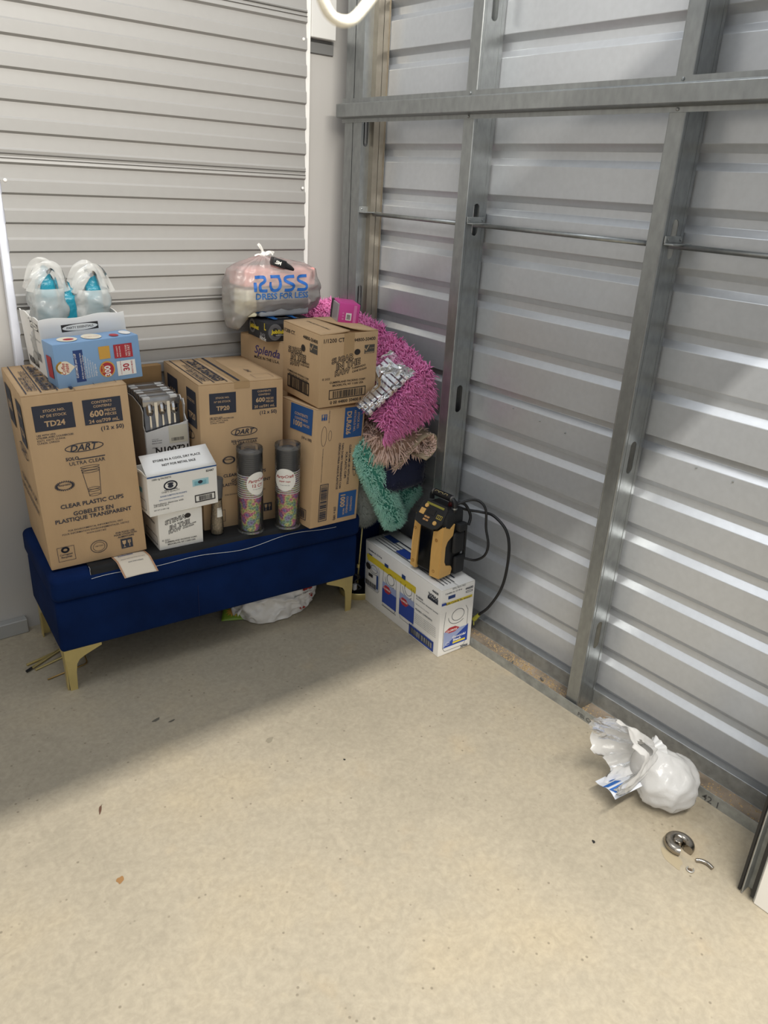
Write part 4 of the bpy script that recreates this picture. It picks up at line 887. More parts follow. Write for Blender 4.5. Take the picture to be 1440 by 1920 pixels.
OB['T'] = open_tray('T', 'party_supply_box', 'open white party supplies box on the TD24 carton with two plastic bags inside', M_WHITEBOX, M_WHITEBOX2, cat='box')
for bx, face, kind, txt, u0, v0, u1, v1, col, *ex in PRINTS:
    if bx == 'T': PR.shape(OB['T'], PR.frame(BX['T'], face), kind, txt, u0, v0, u1, v1, col, *ex)
P_('T', 'L', 'R', '', .55, .80, .95, .92, 'ink'); P_('T', 'L', 'DISC', '', .56, .805, .94, .915, 'white'); P_('T', 'L', 'T', 'PARTY ESSENTIALS', .6, .84, .9, .88, 'ink', 0, 1)
P_('T', 'L', 'T', 'CLEAR TUMBLERS ASSORTED COLORS', .4, .6, .95, .66, 'clear_mark', 0, 0); P_('T', 'L', 'T', 'N100500', .1, .1, .6, .2, 'ink', 0, 2); P_('T', 'L', 'BAR', '', .6, .25, .85, .4, 'clear_mark', 0)

# ---- open white box H, lid flap raised
q = BX['H']; w, d, h = q['w'], q['d'], q['h']
OB['H'] = empty('white_box', (q['x'], q['y'], q['z']), (q['pitch'], q['lean'], q['yaw']), 'open white sugar packet box with blue stripe, lid flap raised, on the stevia box', 'box')
MB().bbox(0, 0, 0, w, d, .004, .001, 1).build('carton_floor', M_WHITEBOX2, OB['H'])
for b in ((0, 0, .004, w, .003, h), (0, d - .003, .004, w, d, h), (0, .003, .004, .003, d - .003, h * .96), (w - .003, .003, .004, w, d - .003, h)): MB().bbox(*b, .0008, 1).build('side_panel', M_WHITEBOX2, OB['H'])
fa = math.radians(38); FW = .072
mb = MB(); mb.grid(lambda u, v: (w * u - .002 * v + .004 * v * (1 - 2 * u), FW * v * math.cos(fa) + .001, h + FW * v * math.sin(fa) * (1 + .08 * u * v)), 6, 6)
mb.build('lid_flap', mat('bright_white_board', 'f8f7f4', .6), OB['H'], smooth=True, solid=.0025)
mb = MB(); mb.grid(lambda u, v: (.001 - .012 * v, .006 + (d * .6) * u, h - .002 + .02 * v * (1 - .3 * u)), 4, 4); mb.build('side_flap', M_WHITEBOX2, OB['H'], solid=.002)
P = [x for x in PRINTS if x[0] == 'H']
for bx, face, kind, txt, u0, v0, u1, v1, col, *ex in P:
    if col == 'blue_ink' and kind == 'R': u0, v0, u1, v1 = 0.0, .952, 1.0, .988
    PR.shape(OB['H'], PR.frame(q, face), kind, txt, max(0, u0), v0, min(1, u1), v1, col, *ex)
ff = (Vector((0, .001 - .0016 * math.sin(fa), h + .0016 * math.cos(fa))), Vector((1, 0, 0)), Vector((0, math.cos(fa), math.sin(fa))), Vector((0, -math.sin(fa), math.cos(fa))), w, FW)
PR.shape(OB['H'], ff, 'T', 'STORE IN A COOL DRY PLACE', .16, .58, .84, .68, 'ink', 0, 1); PR.shape(OB['H'], ff, 'T', 'NOT FOR RETAIL SALE', .26, .34, .74, .44, 'ink', 0, 1)
P_('H', 'L', 'R', '', .25, .5, .6, .62, 'teal_ink'); P_('H', 'L', 'O', '', .2, .1, .8, .35, 'ink', .012)

# ---- cutlery box J with packs of silver spoons
q = BX['J']; w, d, h = q['w'], q['d'], q['h']
OB['J'] = empty('cutlery_box', (q['x'], q['y'], q['z']), (q['pitch'], q['lean'], q['yaw']), 'torn-open white box marked N100721 holding packs of silver spoons', 'box')
M_GREYB = mat('grey_board', 'b9b4ab', .8, var=.05, scale=15)
MB().bbox(0, 0, 0, w, d, .004, .001, 1).build('carton_floor', M_WHITEBOX, OB['J'])
mb = MB(); mb.prism([(0, .004), (w, .004), (w, .345), (w * .8, .338), (w * .5, .334), (w * .22, .326), (w * .05, .322), (0, .328)], 0, .003, lambda u, v, t: (u, t, v)); mb.build('front_panel', M_WHITEBOX, OB['J'])
mb = MB(); mb.prism([(0, .004), (d, .004), (d, .405), (d * .5, .41), (.02, .40), (.004, .385), (.010, .34), (0, .33)], 0, .003, lambda u, v, t: (t, u, v)); mb.build('side_panel', M_GREYB, OB['J'])
rg = [(0, .004), (d, .004), (d, .40), (.09, .405), (.06, .412), (.045, .40), (.03, .408), (.02, .39), (.026, .36), (.012, .345), (0, .345)]
mb = MB(); mb.prism(rg, 0, .003, lambda u, v, t: (w - t, u, v)); mb.build('side_panel', M_WHITEBOX, OB['J'])
mb = MB(); mb.prism([(.0, .395), (.004, .34), (-.010, .315), (-.028, .31), (-.040, .335), (-.036, .37), (-.045, .40), (-.03, .412), (-.012, .41)], 0, .003, lambda u, v, t: (w - .004 + u, .035 + t, v)); mb.build('torn_flap', M_KRAFT2, OB['J'])
MB().bbox(0, d - .003, .004, w, d, .40, .001, 1).build('back_panel', M_GREYB, OB['J'])
for bx, face, kind, txt, u0, v0, u1, v1, col, *ex in [x for x in PRINTS if x[0] == 'J']: PR.shape(OB['J'], PR.frame(q, face), kind, txt, u0, v0 - .0, min(u1, .97), v1 + 0, col, *ex)
M_CHROME = mat('silver_plastic', 'cfcfcf', .12, 1.0)
M_SMOKE = mat('smoked_tray', '6e6e70', .25, .6, var=.2, scale=30)
JM = Matrix.Translation((q['x'], q['y'], q['z'])) @ Euler((q['pitch'], q['lean'], q['yaw'])).to_matrix().to_4x4()
def spoon(mb_parent, x, up):
    mb = MB()
    if up:   # bowl at the top, dished
        def f(u, v):
            a = 2 * PI * u; r = v; return (x + .0115 * r * math.cos(a), -.002 - .006 * (1 - r * r), .385 + .021 * r * math.sin(a) - .004)
        mb.grid(f, 20, 5); mb.prism([(-.0022, .362), (.0022, .362), (.0045, .25), (-.0045, .25)], -.004, -.001, lambda u, v, t: (x + u, t, v))
    else:
        mb.prism([(-.0045, .404), (.0045, .404), (.0052, .37), (.0035, .34), (.0030, .25), (-.0030, .25), (-.0035, .34), (-.0052, .37)], -.004, -.001, lambda u, v, t: (x + u, t, v))
    return mb.build('spoon' if up else 'spoon_handle', M_CHROME, mb_parent, smooth=50)
names = ['front pack of silver spoons showing bowls at the torn opening of the cutlery box'] + ['%s pack of silver spoons behind the front one in the cutlery box' % o_ for o_ in ('second', 'third', 'fourth', 'fifth', 'rearmost')]
for i in range(6):
    pk = empty('cutlery_pack', JM @ Vector((.007, .014 + i * .0305, .006)), Euler((0, q['lean'], q['yaw'])), names[i], 'cutlery', 'packs of silver spoons')
    MB().bbox(0, 0, 0, .110, .026, .392, .004, 2).build('tray', M_SMOKE, pk, smooth=40)
    MB().bbox(-.002, -.002, .390, .112, .027, .4185 + .002 * (i % 2), .003, 2).build('tray_rim', mat('pack_rim', '9d9c9c', .2, .8, var=.15, scale=25), pk, smooth=40)
    for x0 in (.0, .082): MB().bbox(x0, -.0028, .412, x0 + .022, .012, .4205, .001, 1).build('rim_tab', mat('white_tab', 'dcdcda', .3), pk)
    if i == 0:
        for x in (.018, .056, .092): spoon(pk, x, True)
        for x in (.037, .075): spoon(pk, x, False)
# pink ribbon thing squeezed beside the cutlery box
mb = MB(); mb.grid(lambda u, v: (.80 + .012 * math.sin(v * 5 + u), 2.185 + .05 * u, .50 + .10 * v + .01 * math.sin(6 * u)), 6, 10)
mb.build('pink_pouch', mat('hot_pink_plastic', 'd8327f', .35), smooth=True, solid=.012, label='hot pink plastic pouch squeezed between the TD24 carton and the cutlery box', cat='pouch')
MB().bbox(.855, 2.378, .396, .998, 2.404, .868, .002, 1).build('flattened_carton', M_KRAFT2, label='flattened brown carton standing upright behind the packs of spoons', cat='carton')
MB().bbox(.80, 2.165, .399, .84, 2.25, .475, .004, 2).build('dark_box', mat('dark_maroon_board', '2a1d24', .6), label='small dark box deep in the gap beside the cutlery box', cat='box')

# ---- tubes of glitter cups
def rainbow():
    m = bpy.data.materials.new('rainbow_heart_print'); m.use_nodes = True; nt = m.node_tree; p = nt.nodes['Principled BSDF']; L = nt.links.new
    tc = nt.nodes.new('ShaderNodeTexCoord'); n = nt.nodes.new('ShaderNodeTexNoise'); n.inputs['Scale'].default_value = 30; L(tc.outputs['Object'], n.inputs[0])
    r = nt.nodes.new('ShaderNodeValToRGB'); e = r.color_ramp.elements; cs = ['7a5a8c', '8684b4', '7cab80', 'd3cc7c', 'c8588c', '8f6ca8', '7a82b0']
    e[0].position = .3; e[0].color = (*srgb(cs[0]), 1); e[1].position = .72; e[1].color = (*srgb(cs[-1]), 1)
    for i, c in enumerate(cs[1:-1]):
        k = e.new(.36 + .07 * i); k.color = (*srgb(c), 1)
    L(n.outputs[0], r.inputs[0])
    v = nt.nodes.new('ShaderNodeTexVoronoi'); v.feature = 'DISTANCE_TO_EDGE'; v.inputs['Scale'].default_value = 110; L(tc.outputs['Object'], v.inputs['Vector'])
    r2 = nt.nodes.new('ShaderNodeValToRGB'); r2.color_ramp.elements[0].position = .05; r2.color_ramp.elements[1].position = .16
    r2.color_ramp.elements[0].color = (.9, .9, .9, 1); r2.color_ramp.elements[1].color = (.25, .25, .25, 1); L(v.outputs['Distance'], r2.inputs[0])
    mx = nt.nodes.new('ShaderNodeMix'); mx.data_type = 'RGBA'; mx.blend_type = 'OVERLAY'; mx.inputs['Factor'].default_value = .6
    L(r.outputs[0], mx.inputs['A']); L(r2.outputs[0], mx.inputs['B']); L(mx.outputs['Result'], p.inputs['Base Color']); p.inputs['Roughness'].default_value = .3; return m
M_RAIN = rainbow(); M_LID = mat('dark_lid', '3b3b3c', .35); M_RIM = mat('white_paper_rim', 'ffffff', .5)
def cup_tube(loc, ang, label, txts):
    o = empty('cup_tube', loc, (0, 0, 0), label, 'cups', 'tubes of glitter cups'); R = .0405
    mb = MB(); mb.lathe([(.006, .001), (R, .001), (R, .281), (R - .006, .284), (.006, .284)], 40); mb.build('clear_tube', M_CLEAR, o, smooth=40)
    MB().lathe([(R + .0015, 0), (R + .0025, .004), (R + .0005, .008)], 40).build('tube_base', plastic_film('clear_rim', 'dddddd', .22, .1), o, smooth=True)
    MB().lathe([(R + .0005, .268), (R + .0015, .274), (R - .001, .282)], 40).build('tube_cap', plastic_film('clear_rim', 'dddddd', .22, .1), o, smooth=True)
    MB().lathe([(.0, .005), (.027, .005), (.0355, .118), (.0355, .122)], 36).build('cup', M_RAIN, o, smooth=50)
    for i in range(11):
        z = .118 + i * .0072; c = MB().lathe([(.0352, z), (.0362, z + .0048), (.036, z + .0056)], 36).build('cup', M_RAIN, o, smooth=True)
        ring = [(.0380 * math.cos(2*PI*k/36), .0380 * math.sin(2*PI*k/36), z + .0060) for k in range(37)]
        MB().tube(ring, .0019, 6, False).build('cup_rim', M_RIM, c, smooth=True)
    for i in range(10):
        z = .199 + i * .0066; MB().lathe([(0, z + .006), (.030, z + .006), (.033, z + .0052), (.0345, z + .0012), (.0352, z)], 32).build('lid', M_LID, o, smooth=40)
    MB().lathe([(.016, .266), (.019, .270), (.021, .266)], 24).build('lid_ring', M_LID, o, smooth=True)
    # round sticker on the tube
    def cyl(a, b, off): an = ang + a / R; return Vector(((R + .0006 + off) * math.cos(an), (R + .0006 + off) * math.sin(an), .172 + b))
    mb = MB(); rr = .036
    mb.grid(lambda u, v: cyl(rr * v * math.cos(2*PI*u), rr * 1.05 * v * math.sin(2*PI*u), 0), 32, 6); mb.build('round_label', mat('label_paper', 'f0eee6', .5), o, smooth=True)
    fr = (cyl, None, None, None, 1, 1)
    PR.put(o, fr, 'deep_red', 'T', (txts[0], -.030, .010, .030, .010, 6, 4)); PR.put(o, fr, 'deep_red', 'T', (txts[1], -.018, -.006, .018, -.006, 0, 1)); PR.put(o, fr, 'clear_mark', 'T', ('12 cups with lids', -.016, -.018, .016, -.018, 0, 0))
    return o
vd = math.atan2(-2.0, -1.11)
cup_tube((1.108, 2.003, .3975), vd + .62, 'clear tube of rainbow glitter cups beside the spice grinder', ('PartyCraft', '12 CT'))
cup_tube((1.228, 1.974, .3975), vd - .28, 'clear tube of rainbow glitter cups against the DLR626 carton', ('PartyCraft', 'paper cups'))

# ---- spice grinder
o = empty('spice_grinder', (1.005, 2.036, .3975), (0, .03, 0), 'glass spice grinder with grey cap beside the stevia box', 'bottle')
M_SALT = mat('coarse_seasoning', 'a9987c', .8, var=.4, scale=180, bump=.4, bscale=300)
MB().lathe([(0, .003), (.0185, .003), (.0175, .03), (.0150, .08), (.0140, .115)], 24).build('seasoning', M_SALT, o, smooth=True)
MB().lathe([(0, 0), (.0195, 0), (.0212, .004), (.0205, .03), (.0172, .08), (.0158, .118), (.0158, .125)], 28).build('glass_jar', M_CLEAR, o, smooth=True)
MB().lathe([(.0165, .122), (.0172, .124), (.0178, .140), (.0195, .182), (.0185, .1865), (0, .187)], 28).build('grinder_cap', mat('grey_cap', '58595b', .45), o, smooth=40)
mb = MB(); mb.grid(lambda u, v: ((.0196 - .0000 + (-.0035) * v) * math.cos(4.3 + 1.0 * u), (.0196 - .0035 * v) * math.sin(4.3 + 1.0 * u), .062 + .03 * v), 14, 4); mb.build('paper_label', mat('label_paper', 'f0eee6', .5), o, smooth=True)

# ---- folded card on the bench edge
o = empty('instruction_card', BO, (0, 0, BYAW), 'small printed cream card lying on the bench edge in front of the TD24 carton', 'card')
def cardf(u, v):
    x = .165 + .098 * u - .012 * v; L = .115 * (1 - v) ; y = .035 - L * 1.0
    z = .3995 + .002 * math.sin(u * 3); 
    if y < -.028: z -= (-.028 - y) * .55; 
    return (x, y, z)
MB().grid(cardf, 8, 16).build('card', mat('cream_paper', 'ddd2c0', .6), o, smooth=True, solid=.0008)
for a, b in ((0, .05), (.95, 1)):
    MB().grid(lambda u, v, a=a, b=b: Vector(cardf(a + (b - a) * u, v)) + Vector((0, -.0002, .0008)), 2, 16).build('card_border', mat('tan_border', 'b88d6c', .6), o)
cf = (lambda a, b, off: Vector(cardf(a, b)) + Vector((0, 0, .0009 + off)), None, None, None, 1, 1)
for t, a0, b0, a1, c_, s_ in (('NOR', .25, .86, .6, 'navy_blue', 2), ('collection', .15, .72, .6, 'navy_blue', 4), ('please read and keep this card', .15, .5, .85, 'clear_mark', 0), ('care instructions', .3, .38, .75, 'clear_mark', 0)): PR.put(o, cf, c_, 'T', (t, a0, b0, a1, b0, 0, s_))

# ---- pink window box on the sugar carton
q = BX['P']; w, d, h = q['w'], q['d'], q['h']
o = empty('pink_box', (q['x'], q['y'], q['z']), (q['pitch'], q['lean'], q['yaw']), 'small bright pink window box lying on the raw sugar carton', 'box')
M_PINK = mat('bright_pink_board', 'd4469a', .45, var=.04, scale=20)
MB().bbox(.004, 0, 0, w, d, h, .002, 2).build('carton_body', M_PINK, o, smooth=40)
MB().bbox(0, .006, .004, .005, d * .8, h - .004, .001, 1).build('window', mat('grey_window', 'a9a4a6', .15), o); MB().bbox(-.001, d * .78, .001, .006, d - .001, h - .001, .001, 1).build('dark_end', mat('dark_end', '3a3034', .5), o)
fr = PR.frame(q, 'F'); PR.shape(o, fr, 'R', '', .38, .2, .64, .55, 'white'); PR.shape(o, fr, 'BAR', '', .42, .24, .60, .48, 'ink', 0); PR.shape(o, fr, 'R', '', .72, .05, .86, .95, 'pink_ink')
for k in (.2, .34, .48): PR.shape(o, fr, 'DISC', '', .2, k, .3, k + .09, 'pink_ink')

# ---- bags
def loft_bag(name, m, parent, cx, cy, half, prof, nu=72, nv=44, wr=.010, seed=0, zb=None, power=.7, wscale=22, thick=0, pleat=0):
    """prof: list of (v, z, ax, ay, dx, dy)"""
    def lerp(v):
        for a, b in zip(prof, prof[1:]):
            if v <= b[0]:
                t = (v - a[0]) / (b[0] - a[0]); t = t * t * (3 - 2 * t) if False else t
                return [a[i] + (b[i] - a[i]) * t for i in range(1, 6)]
        return prof[-1][1:]
    def f(u, v):
        z, ax, ay, dx, dy = lerp(v); a = 2 * PI * u
        ca, sa = math.cos(a), math.sin(a); sx = math.copysign(abs(ca) ** power, ca); sy = math.copysign(abs(sa) ** power, sa)
        x, y = cx + dx + ax * sx, cy + dy + ay * sy
        if zb: z = max(z, 0) if zb == 1 else z + zb(x, v)
        p = Vector((x, y, z)); k = min(1, 6 * v, 8 * (1.02 - v))
        r = ridge(p + Vector((seed, seed * 2, 0)), wscale); nrm = Vector((ca, sa, 0))
        p -= nrm * (r - .35) * wr * k; p.z += fbm(p + Vector((3, seed, 1)), 30, 2) * wr * .3 * k
        if pleat: p += nrm * pleat * math.sin(a * 17 + 2 * math.sin(a * 3)) * max(0, v - .45) * min(1, 14 * (1 - v))
        return p
    mb = MB(); mb.grid(f, nu, nv)
    n = nv + 1
    mb.f = [tuple((i if i < nu * n else i - nu * n) for i in fc) for fc in mb.f]; mb.v = mb.v[:nu * n]
    mb.f.append(tuple(i * n for i in range(nu)))
    return mb.build(name, m, parent, smooth=True, solid=thick)
def strap(pts, w0, parent, m, name='bag_handle', seed=0, wide=None):
    pts = spline(pts, 8); mb = MB(); n = len(pts); k = 5
    wd = Vector(wide or (.35, -.2, 1)).normalized()
    for i, p in enumerate(pts):
        t = (pts[min(i+1, n-1)] - pts[max(i-1, 0)]).normalized(); s = t.cross(Vector((.5, .85, 0)).normalized()).normalized()
        for j in range(k + 1):
            a = (j / k - .5); wl = w0[0] + (w0[1] - w0[0]) * i / (n - 1); q_ = p + s * a * wl + Vector((.5, .85, 0)) * .008 * math.sin(a * 9 + i * .4 + seed) * (wl / .05)
            mb.v.append(tuple(q_))
    for i in range(n - 1):
        for j in range(k): a = i * (k + 1) + j; mb.f.append((a, a + 1, a + k + 2, a + k + 1))
    return mb.build(name, m, parent, smooth=True)

# white shopping bag with blue lettering
rb = empty('shopping_bag', (0, 0, 0), (0, 0, 0), 'knotted white see-through shopping bag with big blue letters on the sweetener carton', 'bag')
def zb_ross(x, v): return (-.052 * max(0, min(1, (1.280 - x) / .035)) * max(0, 1 - v * 4))
prof = [(0, 1.0145, .10, .04, .0, .035), (.04, 1.016, .150, .052, 0, .03), (.14, 1.035, .168, .068, 0, .016), (.34, 1.075, .173, .082, .002, .002), (.55, 1.125, .170, .080, -.002, 0), (.70, 1.165, .155, .068, -.004, -.004), (.80, 1.185, .115, .05, -.016, -.01), (.90, 1.200, .055, .028, -.035, -.018), (.96, 1.208, .014, .012, -.05, -.022), (1.0, 1.214, .008, .008, -.05, -.022)]
M_FILMR = plastic_film('milky_bag_film', 'f0efec', .46)
bagm = loft_bag('bag_film', M_FILMR, rb, 1.380, 2.315, 0, prof, nu=96, nv=60, wr=.011, seed=4, zb=zb_ross, power=.62, wscale=18, pleat=.010)
kx, ky, kz = 1.330, 2.291, 1.212
for pts, w_ in (([(kx, ky, kz - .004), (kx - .006, ky - .004, kz + .014), (kx - .016, ky - .006, kz + .028), (kx - .022, ky - .004, kz + .034)], (.008, .010)), ([(kx, ky, kz - .004), (kx + .012, ky - .006, kz + .006), (kx + .024, ky - .008, kz + .008), (kx + .034, ky - .008, kz + .004)], (.010, .012)), ([(kx, ky, kz), (kx - .02, ky - .004, kz + .002), (kx - .034, ky - .004, kz - .002)], (.008, .004))):
    strap(pts, w_, rb, mat('white_knot', 'efeeea', .4), 'knot_ear')
MB().lathe([(0, -.008), (.009, -.004), (.010, .003), (.004, .010), (0, .011)], 14, (kx, ky, kz)).build('knot', MATS['white_knot'], rb, smooth=True)
bpy.context.view_layer.update()
bv = BVHTree.FromObject(bagm, bpy.context.evaluated_depsgraph_get())
def on_bag(x, z, off):
    h_ = bv.ray_cast(Vector((x, 2.0, z)), Vector((0, 1, 0)))
    return (h_[0] if h_[0] else Vector((x, 2.24, z))) + Vector((0, -.0012 - off, 0))
GL = {'R': [[(0, .0), (0, .60)], [(.0, .93), (.70, .93), (.82, .86), (.82, .72), (.70, .60), (.42, .45), (.40, .18), (.50, .06), (.98, .06)]],
      'O': [[(.06, .62), (.04, .36), (.16, .14), (.42, .04), (.70, .12), (.90, .34), (.93, .62), (.82, .88), (.70, .95)], [(.08, .95), (.80, .95)]],
      'S': [[(.98, .94), (.40, .92), (.16, .84), (.14, .70), (.34, .58), (.74, .44), (.92, .30), (.84, .12), (.60, .05), (.02, .06)]]}
x0, wch, zbase, hch = 1.270, .0485, 1.104, .048
for ci, ch in enumerate('ROSS'):
    for st in GL[ch]:
        P3 = spline([Vector((x0 + ci * .0515 + a * wch * .86, 0, zbase + b * hch)) for a, b in st], 7) if len(st) > 2 else [Vector((x0 + ci * .0515 + st[0][0] * wch + (st[1][0] - st[0][0]) * wch * i / 10, 0, zbase + hch * (st[0][1] + (st[1][1] - st[0][1]) * i / 10))) for i in range(11)]
        vs, fs = [], []; n = len(P3); T = .0098
        for i, p in enumerate(P3):
            t = (P3[min(i+1, n-1)] - P3[max(i-1, 0)]).normalized(); s_ = Vector((-t.z, 0, t.x))
            for j in (-1, -.33, .33, 1): vs.append((p.x + s_.x * T / 2 * j, p.z + s_.z * T / 2 * j))
        for i in range(n - 1):
            for j in range(3): a = i * 4 + j; fs.append((a, a + 1, a + 5, a + 4))
        PR.put(rb, (on_bag, None, None, None, 1, 1), 'royal_blue', 'G', (vs, fs))
PR.put(rb, (on_bag, None, None, None, 1, 1), 'band_blue', 'T', ('DRESS FOR LESS', 1.272, 1.089, 1.470, 1.089, 0, 1))
vs, fs = [], []
for i in range(31):
    for j in range(4): vs.append((1.285 + .185 * i / 30, 1.017 + .0085 * j / 3 * 2 + .004 * math.sin(i * .5)))
for i in range(30):
    for j in range(3): a = i * 4 + j; fs.append((a, a + 1, a + 5, a + 4))
PR.put(rb, (on_bag, None, None, None, 1, 1), 'band_blue', 'G', (vs, fs))
PR.put(rb, (on_bag, None, None, None, 1, 1), 'white', 'T', ('www.rossstores.com', 1.295, 1.027, 1.46, 1.027, 0, 1))
MB().bbox(1.245, 2.262, 1.115, 1.515, 2.37, 1.172, .006, 2).build('salmon_box', mat('salmon_board', 'dd9a94', .6), label='salmon pink box showing through the top of the blue-lettered shopping bag', cat='box')
MB().bbox(1.30, 2.262, 1.019, 1.49, 2.37, 1.11, .006, 2).build('grey_box', mat('slate_board', '8c9095', .6, var=.2, scale=12), label='grey box showing through the bottom of the blue-lettered shopping bag', cat='box')
MB().bbox(1.256, 2.27, 1.019, 1.294, 2.36, 1.105, .006, 2).build('cream_packet', mat('cream_packet', 'e0dcc0', .6), label='pale cream packet inside the left end of the blue-lettered shopping bag', cat='packet')
o = empty('black_tool', (1.338, 2.252, 1.197), (0, .30, -.15), 'black tool head poking out of the knotted shopping bag', 'tool')
MB().bbox(0, -.012, -.012, .048, .016, .014, .003, 2).build('tool_body', M_BLACK, o, smooth=40); MB().tube([(.046, 0, 0), (.070, 0, -.002), (.082, 0, -.004)], [.012, .008, .004], 10).build('tool_tip', M_BLACK, o)
PR.shape(o, (Vector((0, -.012, -.012)), Vector((1, 0, 0)), Vector((0, 0, 1)), Vector((0, -1, 0)), .048, .026), 'T', '.SM', .15, .4, .6, .6, 'white', 0, 2)

# two white bags with teal packages in the party box
M_TEAL = mat('teal_wrap', '18798f', .3, var=.2, scale=18, bump=.5, bscale=45)
def teal_pack(loc, s_, label, rz):
    o = empty('teal_package', loc, (0, 0, rz), label, 'package')
    def f(u, v):
        a = 2 * PI * u; r = (1 - .10 * abs(2 * v - 1) ** 3); k = 1 + .07 * math.sin(a * 5 + v * 9)
        return (s_[0] * r * k * math.copysign(abs(math.cos(a)) ** .6, math.cos(a)), s_[1] * r * k * math.copysign(abs(math.sin(a)) ** .6, math.sin(a)), s_[2] * v)
    mb = MB(); mb.grid(f, 28, 14); mb.f.append(tuple(i * 15 for i in range(28))[::-1]); mb.f.append(tuple(i * 15 + 14 for i in range(28))); mb.build('wrapped_bundle', M_TEAL, o, smooth=True)
    mb = MB(); mb.grid(lambda u, v: (s_[0] * (.9 - .5 * v) * math.cos(2*PI*u) * (1 + .25 * math.sin(12 * u)), s_[1] * (.9 - .3 * v) * math.sin(2*PI*u), s_[2] + .026 * v * (1 + .4 * math.sin(9 * u))), 24, 4); mb.build('gathered_end', M_TEAL, o, smooth=True)
teal_pack((.642, 2.285, .94), (.026, .022, .215), 'teal wrapped package in the left white bag of the party box', .2)
teal_pack((.690, 2.262, .93), (.021, .019, .185), 'teal wrapped package standing between the two white bags', .1)
teal_pack((.772, 2.290, .93), (.024, .02, .205), 'teal wrapped package in the right white bag of the party box', -.1)
def handle_bag(cx, cy, z0, ax, ay, h, label, seed, mouth):
    o = empty('plastic_bag', (0, 0, 0), (0, 0, 0), label, 'bag', 'white bags in the party box')
    prof = [(0, z0, ax * .8, ay * .8, 0, 0), (.08, z0 + .004, ax * .97, ay, 0, 0), (.4, z0 + h * .4, ax, ay, 0, 0), (.75, z0 + h * .75, ax * 1.04, ay * 1.02, 0, 0), (1, z0 + h, ax * .92, ay * .95, 0, 0)]
    loft_bag('bag_film', M_FILMW, o, cx, cy, 0, prof, nu=64, nv=30, wr=.020, seed=seed, wscale=20)
    zt = z0 + h - .01
    strap([(cx - ax * .95, cy - ay * .6, zt), (cx - ax * .7, cy - ay * .7, zt + mouth * .6), (cx - ax * .1, cy - ay * .5, zt + mouth), (cx + ax * .5, cy - ay * .4, zt + mouth * .9), (cx + ax * .9, cy - ay * .6, zt)], (.034, .034), o, M_FILMW, seed=seed)
    strap([(cx - ax * .8, cy + ay * .7, zt), (cx - ax * .3, cy + ay * .6, zt + mouth * .95), (cx + ax * .3, cy + ay * .6, zt + mouth * 1.0), (cx + ax * .95, cy + ay * .7, zt)], (.036, .034), o, M_FILMW, seed=seed + 2)
    return o
handle_bag(.638, 2.272, .922, .046, .05, .215, 'left white handle bag in the party box, a teal package peeking out', 1, .062)
handle_bag(.755, 2.272, .935, .050, .05, .195, 'right white handle bag in the party box, full and slightly torn', 9, .060)

# crumpled bag under the bench
o = empty('grocery_bag', (0, 0, 0), (0, 0, 0), 'crumpled white grocery bag with red print on the floor under the bench', 'bag')
prof = [(0, .002, .09, .06, -.01, -.01), (.06, .003, .125, .082, -.008, -.006), (.25, .03, .148, .09, 0, 0), (.5, .065, .152, .09, .005, 0), (.75, .10, .145, .085, .012, 0), (1, .128, .12, .06, .02, 0)]
gb = loft_bag('bag_film', mat('white_grocery_film', 'e6e2dc', .35, spec=.6), o, 1.262, 2.115, 0, prof, nu=110, nv=60, wr=.03, seed=12, wscale=17, power=.85)
mb = MB(); mb.grid(lambda u, v: (1.10 + .07 * u, 2.09 + .05 * v + .02 * u, .06 + .05 * v * u - .03 * (1 - u) + .012 * math.sin(v * 7 + u * 4)), 10, 10); mb.build('bag_corner', MATS['white_grocery_film'], o, smooth=True, solid=.001)
bpy.context.view_layer.update()
bv2 = BVHTree.FromObject(gb, bpy.context.evaluated_depsgraph_get())
DV = Vector((.50, .78, -.36)).normalized(); SV = Vector((.84, -.54, 0)); UV = Vector((.19, .30, .93)); OV = Vector((1.28, 2.02, .07)) - DV * .5
def on_g(a, b, off):
    h_ = bv2.ray_cast(OV + SV * a + UV * b, DV); return (h_[0] if h_[0] else OV + DV * .55 + SV * a + UV * b) - DV * (.002 + off)
gf = (on_g, None, None, None, 1, 1)
PR.put(o, gf, 'clear_mark', 'T', ('Samson Tours', .005, .022, .055, .022, 18, 4))
def blobs(cx, cy, s, rr):
    n = 12; return [(cx + s * (1 + .35 * math.sin(rr * 3 + i * 2.1)) * math.cos(2*PI*i/n), cy + s * .8 * (1 + .3 * math.cos(rr + i * 1.7)) * math.sin(2*PI*i/n)) for i in range(n)], [tuple(range(12))]
for i, (a, b, s_) in enumerate(((.045, .040, .009), (.058, .044, .010), (.066, .010, .007), (.064, .018, .006), (.030, -.030, .006), (.040, -.031, .005))): PR.put(o, gf, 'deep_red', 'G', blobs(a, b, s_, i))

